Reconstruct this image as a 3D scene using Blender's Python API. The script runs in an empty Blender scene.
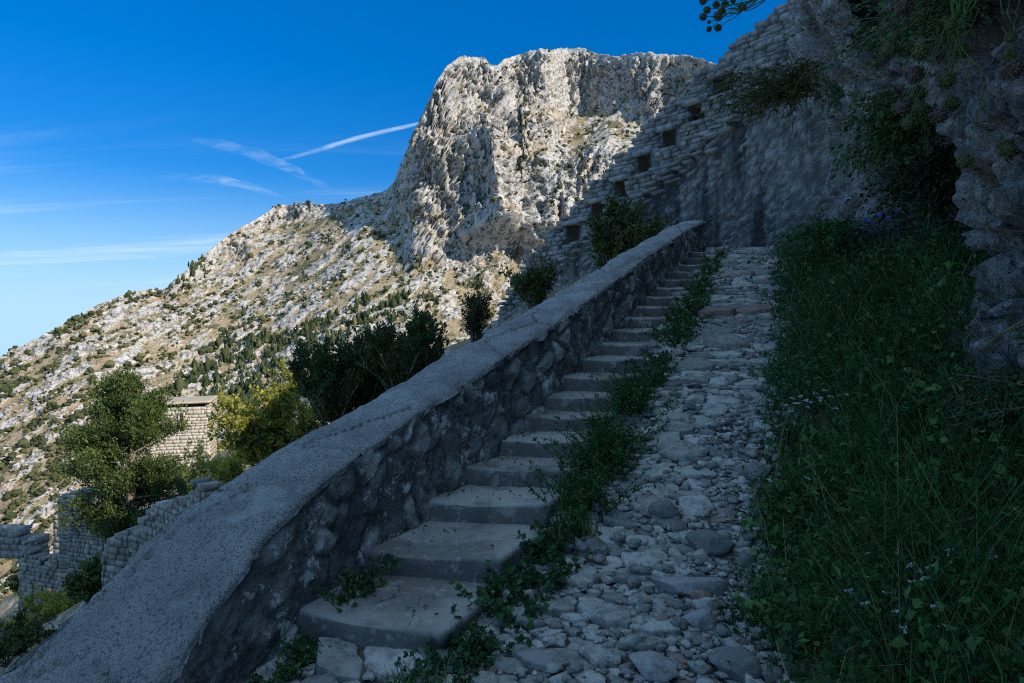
import bpy, math, random
import numpy as np
from mathutils import Vector

random.seed(7)
rng = np.random.default_rng(11)
scene = bpy.context.scene
COL = scene.collection
F, YH = 683.0, 325.0          # focal length in pixels and the row of the horizon

# ------------------------------------------------------------------ camera, sky, sun, exposure
cam_d = bpy.data.cameras.new("camera")
cam_d.sensor_width = 36.0
cam_d.lens = 36.0 * F / 1024.0
cam_d.shift_y = (YH - 341.5) / 1024.0
cam_d.clip_start, cam_d.clip_end = 0.05, 20000.0
cam = bpy.data.objects.new("camera", cam_d)
cam.rotation_euler = (math.radians(90), 0, 0)
COL.objects.link(cam)
scene.camera = cam

SUN_DIR = Vector((0.735, -0.46, 0.515)).normalized()       # towards the sun: behind the right shoulder
sun_el = math.asin(SUN_DIR.z)
sun_az = math.atan2(SUN_DIR.x, SUN_DIR.y)
sun_d = bpy.data.lights.new("sun", "SUN")
sun_d.energy = 4.5
sun_d.angle = math.radians(0.5)
sun_d.color = (1.0, 0.915, 0.80)
sun = bpy.data.objects.new("sun", sun_d)
sun.rotation_euler = SUN_DIR.to_track_quat('Z', 'Y').to_euler()
COL.objects.link(sun)

world = bpy.data.worlds.new("World")
scene.world = world
world.use_nodes = True
wn, wl = world.node_tree.nodes, world.node_tree.links
wn.clear()
w_out = wn.new("ShaderNodeOutputWorld")
w_bg = wn.new("ShaderNodeBackground")
w_bg.inputs["Strength"].default_value = 0.122
sky = wn.new("ShaderNodeTexSky")
sky.sky_type = 'NISHITA'
sky.sun_disc = False
sky.sun_elevation = sun_el
sky.sun_rotation = sun_az
sky.altitude = 600
sky.air_density = 1.0
sky.dust_density = 0.1
sky.ozone_density = 3.0
# cirrus: noise over the view direction projected on a high flat layer
w_tc = wn.new("ShaderNodeTexCoord")
w_sep = wn.new("ShaderNodeSeparateXYZ")
wl.new(w_tc.outputs["Generated"], w_sep.inputs[0])
def wmath(op, a, b=None, c=None):
    n = wn.new("ShaderNodeMath"); n.operation = op
    for i, v in enumerate((a, b, c)):
        if v is None: continue
        if isinstance(v, (int, float)): n.inputs[i].default_value = v
        else: wl.new(v, n.inputs[i])
    return n.outputs[0]
zc = wmath('MAXIMUM', w_sep.outputs[2], 0.02)
zc = wmath('ADD', zc, 0.10)
cx = wmath('DIVIDE', w_sep.outputs[0], zc)
cy = wmath('DIVIDE', w_sep.outputs[1], zc)
w_cmb = wn.new("ShaderNodeCombineXYZ")
wl.new(cx, w_cmb.inputs[0]); wl.new(cy, w_cmb.inputs[1])
w_map = wn.new("ShaderNodeMapping")
w_map.inputs["Rotation"].default_value = (0, 0, math.radians(-14))
w_map.inputs["Scale"].default_value = (0.28, 1.25, 1)
w_map.inputs["Location"].default_value = (0.5, 0.35, 0)
wl.new(w_cmb.outputs[0], w_map.inputs[0])
w_nz = wn.new("ShaderNodeTexNoise")
w_nz.inputs["Scale"].default_value = 1.5
w_nz.inputs["Detail"].default_value = 7
w_nz.inputs["Roughness"].default_value = 0.58
w_nz.inputs["Distortion"].default_value = 0.5
wl.new(w_map.outputs[0], w_nz.inputs["Vector"])
w_r = wn.new("ShaderNodeMapRange")
w_r.interpolation_type = 'SMOOTHSTEP'
w_r.inputs["From Min"].default_value = 0.45
w_r.inputs["From Max"].default_value = 0.82
wl.new(w_nz.outputs["Fac"], w_r.inputs["Value"])
# more cirrus low in the sky, hardly any high up
w_el = wn.new("ShaderNodeMapRange")
w_el.interpolation_type = 'SMOOTHSTEP'
w_el.inputs["From Min"].default_value = 0.30
w_el.inputs["From Max"].default_value = 0.05
w_el.inputs["To Min"].default_value = 0.0
w_el.inputs["To Max"].default_value = 1.0
wl.new(w_sep.outputs[2], w_el.inputs["Value"])
w_lo = wn.new("ShaderNodeMapRange"); w_lo.interpolation_type = 'SMOOTHSTEP'
w_lo.inputs["From Min"].default_value = 0.025; w_lo.inputs["From Max"].default_value = 0.09
wl.new(w_sep.outputs[2], w_lo.inputs["Value"])
w_cf = wmath('MULTIPLY', wmath('MULTIPLY', w_r.outputs[0], w_el.outputs[0]), w_lo.outputs[0])
w_hz = wn.new("ShaderNodeMapRange")                                   # pale haze band along the horizon
w_hz.interpolation_type = 'SMOOTHSTEP'
for q_, v_ in (("From Min", .22), ("From Max", -.02), ("To Min", 0.0), ("To Max", .97)): w_hz.inputs[q_].default_value = v_
wl.new(w_sep.outputs[2], w_hz.inputs["Value"])

w_hs = wn.new("ShaderNodeHueSaturation")
w_hs.inputs["Saturation"].default_value = 1.18
w_hs.inputs["Value"].default_value = 1.0
w_tint = wn.new("ShaderNodeMix"); w_tint.data_type = 'RGBA'; w_tint.blend_type = 'MULTIPLY'   # the clear deep blue of this sky
w_tint.inputs[0].default_value = 1.0
w_tint.inputs[7].default_value = (.46, .68, .95, 1)
wl.new(sky.outputs[0], w_tint.inputs[6])
wl.new(w_tint.outputs[2], w_hs.inputs["Color"])
w_mx = wn.new("ShaderNodeMix"); w_mx.data_type = 'RGBA'
w_dk = wn.new("ShaderNodeMapRange")                                   # the blue stays deep down to the haze
for q_, v_ in (("From Min", .05), ("From Max", .42), ("To Min", .62), ("To Max", .94)): w_dk.inputs[q_].default_value = v_
wl.new(w_sep.outputs[2], w_dk.inputs["Value"])
w_sc = wn.new("ShaderNodeVectorMath"); w_sc.operation = 'SCALE'
wl.new(w_hs.outputs[0], w_sc.inputs[0]); wl.new(w_dk.outputs[0], w_sc.inputs["Scale"])
w_mh = wn.new("ShaderNodeMix"); w_mh.data_type = 'RGBA'
wl.new(w_hz.outputs[0], w_mh.inputs[0]); wl.new(w_sc.outputs[0], w_mh.inputs[6])
w_mh.inputs[7].default_value = (2.7, 4.3, 5.7, 1)
wl.new(w_cf, w_mx.inputs[0])
wl.new(w_mh.outputs[2], w_mx.inputs[6])
w_mx.inputs[7].default_value = (4.2, 5.1, 6.0, 1)
# pale veil overhead, out of view, added to lighten the shaded foreground
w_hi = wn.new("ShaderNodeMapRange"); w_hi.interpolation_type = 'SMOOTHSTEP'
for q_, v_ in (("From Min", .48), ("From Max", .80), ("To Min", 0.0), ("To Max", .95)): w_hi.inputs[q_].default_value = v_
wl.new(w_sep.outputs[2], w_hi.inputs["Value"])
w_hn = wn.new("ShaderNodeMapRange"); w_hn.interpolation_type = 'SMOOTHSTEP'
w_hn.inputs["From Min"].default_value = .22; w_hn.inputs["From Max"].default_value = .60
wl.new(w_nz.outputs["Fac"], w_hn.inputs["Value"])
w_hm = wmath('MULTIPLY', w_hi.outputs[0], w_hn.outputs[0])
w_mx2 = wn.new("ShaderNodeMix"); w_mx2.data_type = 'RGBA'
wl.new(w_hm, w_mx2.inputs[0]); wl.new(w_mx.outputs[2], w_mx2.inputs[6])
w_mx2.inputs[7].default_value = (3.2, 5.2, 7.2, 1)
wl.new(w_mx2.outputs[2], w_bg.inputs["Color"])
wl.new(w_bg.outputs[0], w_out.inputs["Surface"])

vs = scene.view_settings
scene.cycles.use_denoising = False
scene.cycles.pixel_filter_type = 'BLACKMAN_HARRIS'
scene.cycles.filter_width = 1.1
vs.view_transform = 'Standard'
vs.look = 'None'
vs.exposure = 0.58
vs.gamma = 1.0
vs.use_curve_mapping = False

# ------------------------------------------------------------------ numeric helpers
def sstep(a, b, x):
    t = np.clip((np.asarray(x, float) - a) / (b - a), 0, 1)
    return t * t * (3 - 2 * t)

def _h(ix, iy, iz, seed):
    h = (ix.astype(np.int64) * 374761393 + iy.astype(np.int64) * 668265263 + iz.astype(np.int64) * 1274126177 + seed * 974711) & 0xffffffff
    h = ((h ^ (h >> 13)) * 1274126177) & 0xffffffff
    h = ((h ^ (h >> 16)) * 2246822519) & 0xffffffff
    return h ^ (h >> 15)

def perlin(p, seed=0):
    p = np.asarray(p, float)
    i = np.floor(p).astype(np.int64); f = p - i
    u = f * f * f * (f * (f * 6 - 15) + 10)
    out = 0.0
    for dx in (0, 1):
        wx = u[:, 0] if dx else 1 - u[:, 0]
        for dy in (0, 1):
            wy = u[:, 1] if dy else 1 - u[:, 1]
            for dz in (0, 1):
                wz = u[:, 2] if dz else 1 - u[:, 2]
                h = _h(i[:, 0] + dx, i[:, 1] + dy, i[:, 2] + dz, seed)
                g = ((h & 1023) / 511.5 - 1) * (f[:, 0] - dx) + (((h >> 10) & 1023) / 511.5 - 1) * (f[:, 1] - dy) + (((h >> 20) & 1023) / 511.5 - 1) * (f[:, 2] - dz)
                out = out + g * wx * wy * wz
    return out * 1.25

def fbm(p, octaves=4, rough=0.5, seed=0, ridged=False):
    p = np.asarray(p, float); s = 0.0; a = 1.0; tot = 0.0
    for k in range(octaves):
        n = perlin(p * (2.03 ** k), seed + k * 17)
        if ridged: n = 1 - 2.2 * np.abs(n)
        s = s + n * a; tot += a; a *= rough
    return s / tot

def worley(p, seed=0):
    """F1, F2 and a random number of the nearest cell."""
    p = np.asarray(p, float)
    i = np.floor(p).astype(np.int64); n = len(p)
    f1 = np.full(n, 9.0); f2 = np.full(n, 9.0); r = np.zeros(n)
    for dx in (-1, 0, 1):
        for dy in (-1, 0, 1):
            for dz in (-1, 0, 1):
                c = i + np.array((dx, dy, dz))
                h = _h(c[:, 0], c[:, 1], c[:, 2], seed)
                q = c + np.stack([(h & 1023) / 1023, ((h >> 10) & 1023) / 1023, ((h >> 20) & 1023) / 1023], 1)
                d = np.linalg.norm(q - p, axis=1)
                new = d < f1
                f2 = np.where(new, f1, np.minimum(f2, d))
                r = np.where(new, ((h >> 5) & 4095) / 4095, r)
                f1 = np.where(new, d, f1)
    return f1, f2, r

def unproj(px, py, d):
    return np.array(((px - 512) / F * d, d, (YH - py) / F * d))

# ------------------------------------------------------------------ object helpers
def mk(name, V, faces, mat=None, parent=None, attrs=None, smooth=False):
    """one mesh object from vertex array and a list of face arrays"""
    V = np.asarray(V, np.float32)
    if not isinstance(faces, (list, tuple)): faces = [faces]
    faces = [np.asarray(f, np.int32) for f in faces if len(f)]
    me = bpy.data.meshes.new(name)
    me.vertices.add(len(V)); me.vertices.foreach_set("co", V.ravel())
    nl = sum(f.size for f in faces); npoly = sum(len(f) for f in faces)
    me.loops.add(nl); me.polygons.add(npoly)
    me.loops.foreach_set("vertex_index", np.concatenate([f.ravel() for f in faces]))
    tot = np.concatenate([np.full(len(f), f.shape[1], np.int32) for f in faces])
    st = np.concatenate([[0], np.cumsum(tot)[:-1]]).astype(np.int32)
    me.polygons.foreach_set("loop_start", st)
    me.polygons.foreach_set("loop_total", tot)
    if smooth: me.polygons.foreach_set("use_smooth", np.ones(npoly, bool))
    me.update(calc_edges=True); me.validate()
    for k, a in (attrs or {}).items():
        at = me.attributes.new(k, 'FLOAT', 'POINT')
        at.data.foreach_set("value", np.asarray(a, np.float32))
    if mat: me.materials.append(mat)
    o = bpy.data.objects.new(name, me)
    COL.objects.link(o)
    if parent is not None: o.parent = parent
    return o

class MB:
    """collects pieces into one mesh"""
    def __init__(self): self.V = []; self.F = []; self.T = []; self.n = 0
    def add(self, V, faces, tint=0.5):
        V = np.asarray(V, float)
        if not isinstance(faces, (list, tuple)): faces = [faces]
        for f in faces:
            f = np.asarray(f, np.int64)
            if len(f): self.F.append(f + self.n)
        self.V.append(V)
        self.T.append(np.broadcast_to(np.asarray(tint, float), (len(V),)))
        self.n += len(V)
    def build(self, name, mat, parent=None, smooth=False, origin=None):
        V = np.concatenate(self.V)
        if origin is not None: V = V - np.asarray(origin)
        by = {}
        for f in self.F: by.setdefault(f.shape[1], []).append(f)
        return mk(name, V, [np.concatenate(v) for v in by.values()], mat, parent, {"tint": np.concatenate(self.T)}, smooth)

def tag(o, label=None, cat=None, group=None, kind=None):
    if label: o["label"] = label
    if cat: o["category"] = cat
    if group: o["group"] = group
    if kind: o["kind"] = kind
    return o

def empty(name, loc=(0, 0, 0), label=None, cat=None, group=None):
    o = bpy.data.objects.new(name, None)
    o.location = [float(c) for c in loc]; o.empty_display_size = 0.2
    COL.objects.link(o)
    return tag(o, label, cat, group)

def grid_faces(nr, nc, off=0):
    r, c = np.meshgrid(np.arange(nr - 1), np.arange(nc - 1), indexing='ij')
    a = (r * nc + c).ravel() + off
    return np.stack([a, a + 1, a + nc + 1, a + nc], 1)

def rbox(size, res, r):
    """rounded box centred on the origin, about res between vertices; V, F, outward normals"""
    sx, sy, sz = size
    n = [max(2, int(round(s / res)) + 1) for s in size]
    key = {}; V = []; Fc = []
    def vid(i, j, k):
        q = (i, j, k)
        if q not in key:
            key[q] = len(V); V.append((sx * (i / (n[0] - 1) - .5), sy * (j / (n[1] - 1) - .5), sz * (k / (n[2] - 1) - .5)))
        return key[q]
    a, b, c = n[0] - 1, n[1] - 1, n[2] - 1
    for i in range(a):
        for j in range(b):
            Fc.append((vid(i, j, 0), vid(i, j + 1, 0), vid(i + 1, j + 1, 0), vid(i + 1, j, 0)))
            Fc.append((vid(i, j, c), vid(i + 1, j, c), vid(i + 1, j + 1, c), vid(i, j + 1, c)))
    for i in range(a):
        for k in range(c):
            Fc.append((vid(i, 0, k), vid(i + 1, 0, k), vid(i + 1, 0, k + 1), vid(i, 0, k + 1)))
            Fc.append((vid(i, b, k), vid(i, b, k + 1), vid(i + 1, b, k + 1), vid(i + 1, b, k)))
    for j in range(b):
        for k in range(c):
            Fc.append((vid(0, j, k), vid(0, j, k + 1), vid(0, j + 1, k + 1), vid(0, j + 1, k)))
            Fc.append((vid(a, j, k), vid(a, j + 1, k), vid(a, j + 1, k + 1), vid(a, j, k + 1)))
    V = np.array(V, float)
    h = np.array(size) / 2 - r
    core = np.clip(V, -h, h)
    d = V - core
    L = np.linalg.norm(d, axis=1, keepdims=True)
    N = d / np.maximum(L, 1e-9)
    V = core + N * r
    return V, np.array(Fc), N

def tube(P, R, n=6):
    P = np.asarray(P, float); R = np.broadcast_to(np.asarray(R, float), (len(P),))
    T = np.gradient(P, axis=0); T /= np.linalg.norm(T, axis=1, keepdims=True) + 1e-9
    up = np.array((0, 0, 1.0)) if abs(T[0, 2]) < .9 else np.array((1.0, 0, 0))
    A = np.cross(T, up); A /= np.linalg.norm(A, axis=1, keepdims=True) + 1e-9
    B = np.cross(T, A)
    th = np.arange(n) * 2 * math.pi / n
    V = (P[:, None] + R[:, None, None] * (A[:, None] * np.cos(th)[None, :, None] + B[:, None] * np.sin(th)[None, :, None])).reshape(-1, 3)
    i, j = np.meshgrid(np.arange(len(P) - 1), np.arange(n), indexing='ij')
    i, j = i.ravel(), j.ravel(); k = (j + 1) % n
    Fq = np.stack([i * n + j, i * n + k, (i + 1) * n + k, (i + 1) * n + j], 1)
    V = np.concatenate([V, P[-1:]])
    j = np.arange(n); last = (len(P) - 1) * n
    Ft = np.stack([last + j, last + (j + 1) % n, np.full(n, len(V) - 1)], 1)
    return V, [Fq, Ft]

def rand_dirs(n, up=0.0):
    d = rng.normal(size=(n, 3)); d[:, 2] += up
    return d / (np.linalg.norm(d, axis=1, keepdims=True) + 1e-9)

def leaves(P, D, size, wr=0.35, fold=0.15, droop=0.0):
    """each leaf two folded halves: base, right, tip, left"""
    n = len(P); size = np.broadcast_to(np.asarray(size, float), (n,))[:, None]
    D = D / (np.linalg.norm(D, axis=1, keepdims=True) + 1e-9)
    S = np.cross(D, rng.normal(size=(n, 3))); S /= np.linalg.norm(S, axis=1, keepdims=True) + 1e-9
    U = np.cross(S, D)
    mid = P + D * size * .45
    tip = P + D * size - np.array((0, 0, 1.0)) * size * droop
    V = np.stack([P, mid + S * size * wr + U * size * fold, tip, mid - S * size * wr + U * size * fold], 1).reshape(-1, 3)
    b = np.arange(n)[:, None] * 4
    Fc = np.concatenate([b + np.array((0, 1, 2)), b + np.array((0, 2, 3))])
    return V, Fc

def blades(P, H, lean, width):
    """grass blades: 3-segment curved strips"""
    n = len(P)
    H = np.broadcast_to(np.asarray(H, float), (n,))[:, None]
    a = rng.uniform(0, 2 * math.pi, n)
    L = np.stack([np.cos(a), np.sin(a), np.zeros(n)], 1) * np.broadcast_to(np.asarray(lean, float), (n,))[:, None]
    S = np.stack([-np.sin(a), np.cos(a), np.zeros(n)], 1)
    rot = rng.uniform(0, math.pi, n)[:, None]
    S = S * np.cos(rot) + np.stack([np.cos(a), np.sin(a), np.zeros(n)], 1) * np.sin(rot)
    Z = np.array((0, 0, 1.0))
    w = width
    p0, p1, p2 = P, P + Z * H * .5 + L * H * .2, P + Z * H * .85 + L * H * .6
    p3 = P + Z * H * (1 - .35 * np.abs(L).max(1, keepdims=True)) + L * H
    V = np.stack([p0 - S * w, p0 + S * w, p1 - S * w * .85, p1 + S * w * .85, p2 - S * w * .5, p2 + S * w * .5, p3], 1).reshape(-1, 3)
    b = np.arange(n)[:, None] * 7
    return V, [np.concatenate([b + np.array((0, 1, 3, 2)), b + np.array((2, 3, 5, 4))]), b + np.array((4, 5, 6))]

_t = (1 + 5 ** .5) / 2
ICO_V = np.array([(-1, _t, 0), (1, _t, 0), (-1, -_t, 0), (1, -_t, 0), (0, -1, _t), (0, 1, _t), (0, -1, -_t), (0, 1, -_t), (_t, 0, -1), (_t, 0, 1), (-_t, 0, -1), (-_t, 0, 1)]) / math.sqrt(1 + _t * _t)
ICO_F = np.array([(0, 11, 5), (0, 5, 1), (0, 1, 7), (0, 7, 10), (0, 10, 11), (1, 5, 9), (5, 11, 4), (11, 10, 2), (10, 7, 6), (7, 1, 8), (3, 9, 4), (3, 4, 2), (3, 2, 6), (3, 6, 8), (3, 8, 9), (4, 9, 5), (2, 4, 11), (6, 2, 10), (8, 6, 7), (9, 8, 1)])
def ico(sub):
    V = [tuple(v) for v in ICO_V]; Fc = [tuple(f) for f in ICO_F]
    for _ in range(sub):
        mid = {}; out = []
        def m(a, b):
            k = (min(a, b), max(a, b))
            if k not in mid:
                v = np.array(V[a]) + np.array(V[b]); v /= np.linalg.norm(v)
                mid[k] = len(V); V.append(tuple(v))
            return mid[k]
        for a, b, c in Fc:
            x, y, z = m(a, b), m(b, c), m(c, a)
            out += [(a, x, z), (b, y, x), (c, z, y), (x, y, z)]
        Fc = out
    return np.array(V), np.array(Fc)
ICO1 = ico(1); ICO2 = ico(2); ICO3 = ico(3)

# ------------------------------------------------------------------ material helpers
class NT:
    def __init__(self, name):
        self.m = bpy.data.materials.new(name); self.m.use_nodes = True
        self.t = self.m.node_tree; self.t.nodes.clear()
        self.out = self.t.nodes.new("ShaderNodeOutputMaterial")
        self.co = self.t.nodes.new("ShaderNodeTexCoord").outputs["Object"]
    def n(self, kind, **kw):
        x = self.t.nodes.new("ShaderNode" + kind)
        for k, v in kw.items(): setattr(x, k, v)
        return x
    def l(self, a, b): self.t.links.new(a, b)
    def mapped(self, scale=(1, 1, 1), rot=(0, 0, 0), vec=None):
        m = self.n("Mapping"); m.inputs["Scale"].default_value = scale; m.inputs["Rotation"].default_value = rot
        self.l(vec or self.co, m.inputs[0]); return m.outputs[0]
    def noise(self, scale, detail=5, rough=.55, vec=None, dist=0.0):
        x = self.n("TexNoise"); x.inputs["Scale"].default_value = scale; x.inputs["Detail"].default_value = detail
        x.inputs["Roughness"].default_value = rough; x.inputs["Distortion"].default_value = dist
        self.l(vec or self.co, x.inputs["Vector"]); return x.outputs["Fac"]
    def voro(self, scale, feature='F1', vec=None, out="Distance"):
        x = self.n("TexVoronoi", feature=feature); x.inputs["Scale"].default_value = scale
        self.l(vec or self.co, x.inputs["Vector"]); return x.outputs[out]
    def attr(self, name):
        x = self.n("Attribute"); x.attribute_name = name; return x.outputs["Fac"]
    def rng(self, v, a, b, c=0.0, d=1.0, smooth=True):
        x = self.n("MapRange"); x.interpolation_type = 'SMOOTHSTEP' if smooth else 'LINEAR'
        for k, q in (("From Min", a), ("From Max", b), ("To Min", c), ("To Max", d)): x.inputs[k].default_value = q
        self.l(v, x.inputs["Value"]); return x.outputs[0]
    def math(self, op, a, b):
        x = self.n("Math", operation=op)
        for i, q in enumerate((a, b)):
            if isinstance(q, (int, float)): x.inputs[i].default_value = q
            else: self.l(q, x.inputs[i])
        return x.outputs[0]
    def ramp(self, v, stops):
        x = self.n("ValToRGB"); e = x.color_ramp.elements
        while len(e) < len(stops): e.new(.5)
        for q, (p, c) in zip(e, stops): q.position = p; q.color = (*c, 1)
        self.l(v, x.inputs[0]); return x.outputs[0]
    def mix(self, f, a, b, blend='MIX'):
        x = self.n("Mix", data_type='RGBA', blend_type=blend)
        for s, q in ((0, f), (6, a), (7, b)):
            if isinstance(q, (int, float)): x.inputs[s].default_value = q
            elif isinstance(q, tuple): x.inputs[s].default_value = (*q, 1)
            else: self.l(q, x.inputs[s])
        return x.outputs[2]
    def bump(self, h, strength=.5, dist=.02, prev=None):
        x = self.n("Bump"); x.inputs["Strength"].default_value = strength; x.inputs["Distance"].default_value = dist
        self.l(h, x.inputs["Height"])
        if prev is not None: self.l(prev, x.inputs["Normal"])
        return x.outputs[0]
    def bsdf(self, color, rough=.9, normal=None, spec=.2, trans=None):
        b = self.n("BsdfPrincipled")
        if isinstance(color, tuple): b.inputs["Base Color"].default_value = (*color, 1)
        else: self.l(color, b.inputs["Base Color"])
        if isinstance(rough, (int, float)): b.inputs["Roughness"].default_value = rough
        else: self.l(rough, b.inputs["Roughness"])
        b.inputs["Specular IOR Level"].default_value = spec
        if normal is not None: self.l(normal, b.inputs["Normal"])
        s = b.outputs[0]
        if trans:
            tr = self.n("BsdfTranslucent")
            if isinstance(color, tuple): tr.inputs[0].default_value = (*color, 1)
            else: self.l(color, tr.inputs[0])
            mx = self.n("MixShader"); mx.inputs[0].default_value = trans
            self.l(s, mx.inputs[1]); self.l(tr.outputs[0], mx.inputs[2]); s = mx.outputs[0]
        self.l(s, self.out.inputs["Surface"])
        return self.m

def mat_leaf(name, dark, mid, light, trans=.3, rough=.55):
    k = NT(name); t = k.attr("tint")
    c = k.ramp(t, [(0, dark), (.5, mid), (1, light)])
    return k.bsdf(c, rough, spec=.3, trans=trans)

def mat_bark(name, c0=(.10, .075, .055), c1=(.22, .18, .14)):
    k = NT(name)
    v = k.mapped((1, 1, .25)); n = k.noise(18, 5, .6, v)
    return k.bsdf(k.mix(k.rng(n, .3, .7), c0, c1), .95, k.bump(n, .6, .02))

def mat_rock(name, c0, c1, c2, scale=1.0, stain=(.22, .13, .06), stain_amt=.35, bump=1.0):
    k = NT(name)
    a = k.noise(1.3 * scale, 8, .62, dist=.4)
    b = k.noise(9 * scale, 8, .65)
    c = k.mix(k.rng(a, .35, .65), c0, c1)
    c = k.mix(k.rng(b, .45, .72), c, c2)
    sk = k.noise(3.4 * scale, 8, .68, k.mapped((1, 1, .22)))
    c = k.mix(k.math('MULTIPLY', k.rng(sk, .54, .62), .7), c, c2)
    c = k.mix(k.math('MULTIPLY', k.rng(sk, .44, .36), .6), c, (.06, .058, .056))
    st = k.noise(2.1 * scale, 5, .6, k.mapped((1, 1, .45)))
    c = k.mix(k.math('MULTIPLY', k.rng(st, .56, .70), stain_amt), c, stain)
    lich = k.noise(26 * scale, 4, .6)
    c = k.mix(k.math('MULTIPLY', k.rng(lich, .56, .66), .55), c, (.04, .04, .038))
    n1 = k.noise(5 * scale, 9, .68)
    n2 = k.voro(14 * scale, 'DISTANCE_TO_EDGE')
    n3 = k.noise(60 * scale, 4, .6)
    nb = k.bump(n1, .9 * bump, .12 / scale)
    nb = k.bump(k.rng(n2, 0, .12), .25 * bump, .02 / scale, nb)
    nb = k.bump(n3, .5 * bump, .01 / scale, nb)
    return k.bsdf(c, .9, nb)

def mat_tinted(name, lo, hi, odd=None, bump=1.0, scale=1.0, dirt=.5):
    """stone whose tone differs from piece to piece (attribute tint)"""
    k = NT(name); t = k.attr("tint")
    c = k.mix(t, lo, hi)
    if odd: c = k.mix(k.rng(t, .955, .96), c, odd)
    n = k.noise(7 * scale, 7, .62)
    c = k.mix(k.math('MULTIPLY', k.rng(n, .42, .68), dirt), c, tuple(x * .42 for x in lo))
    n2 = k.noise(40 * scale, 6, .65)
    c = k.mix(k.math('MULTIPLY', k.rng(n2, .55, .7), .35), c, tuple(min(.8, x * 1.25) for x in hi))
    nb = k.bump(n, .55 * bump, .04); nb = k.bump(n2, .6 * bump, .012, nb)
    return k.bsdf(c, .88, nb)

# ------------------------------------------------------------------ layout of the stairs: s runs up the stairs, t across to the right
US = np.array((.454, .891)); UT = np.array((.891, -.454))
def xy(s, t):
    s = np.asarray(s, float); t = np.asarray(t, float)
    return s * US[0] + t * UT[0], s * US[1] + t * UT[1]
def st(x, y):
    return x * US[0] + y * US[1], x * UT[0] + y * UT[1]
T_WALL = -2.3
def t_wall(s): return np.interp(s, [1.0, 2.0, 2.9, 3.6, 4.5, 5.2, 6.4], [-2.32, -2.35, -2.40, -2.40, -2.33, -2.26, -2.30])
NOSE_S = [2.408, 2.90, 3.494, 3.95, 4.35, 4.70, 4.996, 5.36, 5.82, 6.33] + [6.33 + .417 * k for k in range(1, 11)]
NOSE_Z = [-1.339 + .13 * k for k in range(20)]
def z_nose(s): return np.interp(s, [-4, 0, 2.0] + NOSE_S + [12.6, 16], [-2.1, -1.66, -1.44] + NOSE_Z + [1.50, 1.85])
def z_path(s): return z_nose(s) - np.interp(s, [0, 2.4, 3.5, 5, 10.5, 12], [.12, .15, .24, .17, .13, .13])
def path_l(s): return np.interp(s, [1.0, 2.2, 2.5, 5.1, 10.5, 12.5], [-2.35, -2.30, -1.44, -1.38, -1.85, -2.1])
def path_r(s): return np.interp(s, [1.0, 2.9, 5.2, 10.7, 12.5], [-.20, -.27, -.56, -1.05, -1.1])
def stair_w(s): return np.interp(s, [2.4, 3.5, 5, 10.4], [.76, .70, .60, .45])
def wall_top(s): return np.interp(s, [0, 1.3, 1.70, 1.95, 2.20, 2.45, 2.81, 3.76, 5.42, 6.436, 8.245, 10.46, 11.5], [-2.45, -1.63, -1.36, -1.14, -.92, -.795, -.685, -.42, .11, .36, .897, 1.50, 1.74])
def wall_w(s): return np.interp(s, [0, 1.5, 2, 2.5, 3.3, 6, 11], [1.15, .82, .63, .50, .45, .40, .34])

def z_hill(x, y):
    z = -1.2 + .53 * x + .08 * np.minimum(y, 18)
    z = z - .15 * np.maximum(0, -x - 9) - 1.2 * sstep(-2.4, -6.0, x)
    w = sstep(-13, -4, x)
    z = z - .30 * np.maximum(0, y - 18) * w + .15 * np.clip(y - 22, 0, 40) * (1 - w)
    z = z - .65 * np.maximum(0, y - 62)
    z = np.where(x < -70, z - .15 * (-70 - x), z)
    return z

CLIFF = np.array([(6.4, 12.4), (5.75, 11.2), (5.1, 10.2), (4.6, 9.1), (4.12, 8.0), (4.02, 7.0), (4.12, 6.2), (4.2, 5.6), (3.85, 5.0), (3.2, 4.45), (2.80, 3.98), (2.62, 3.3), (2.5, 2.3), (2.45, .8), (2.6, -1.5), (3.0, -4.5), (3.6, -9)])
def cliff_x(y):
    return np.interp(y, CLIFF[::-1, 1], CLIFF[::-1, 0])

def z_ground(x, y):
    s, t = st(x, y)
    zp = z_path(s)
    tr = path_r(s)
    zr = zp + .42 * np.maximum(0, t - tr) ** 1.1
    zr = np.minimum(zr, zp + .75)
    far = np.maximum(0, s - 13.2)
    zr = zr - .5 * far
    zl = z_hill(x, y)
    w = sstep(T_WALL - .75, T_WALL - .12, t)
    return zl * (1 - w) + zr * w

# ------------------------------------------------------------------ ground sheet
def axis(parts):
    out = []
    for a, b, n in parts: out.append(np.linspace(a, b, n, endpoint=False))
    return np.concatenate(out + [[parts[-1][1]]])
gx = axis([(-900, -120, 30), (-120, -40, 50), (-40, -12, 110), (-12, -4, 80), (-4, 6, 100), (6, 60, 30), (60, 700, 16)])
gy = axis([(-60, -4, 12), (-4, 0, 20), (0, 14, 130), (14, 30, 100), (30, 70, 90), (70, 200, 40), (200, 900, 26)])
X, Y = np.meshgrid(gx, gy)
x, y = X.ravel(), Y.ravel()
z = z_ground(x, y)
s_, t_ = st(x, y)
left = 1 - sstep(T_WALL - .9, T_WALL - .3, t_)
dist = np.hypot(x, y)
p3 = np.stack([x, y, 0 * x], 1)
z = z + left * (.30 * fbm(p3 * .35, 4, .5, 3) * np.clip(dist / 8, .3, 3)
                + .16 * np.maximum(0, fbm(p3 * 1.1, 4, .55, 5)) * np.clip(dist / 10, .5, 3))
z = z + (1 - left) * .03 * fbm(p3 * 3, 3, .5, 8)
z = np.maximum(z, -320)
k = NT("hillside_soil")
n0 = k.noise(.5, 7, .6); n1 = k.noise(3.2, 8, .65); n2 = k.noise(14, 6, .65)
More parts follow.
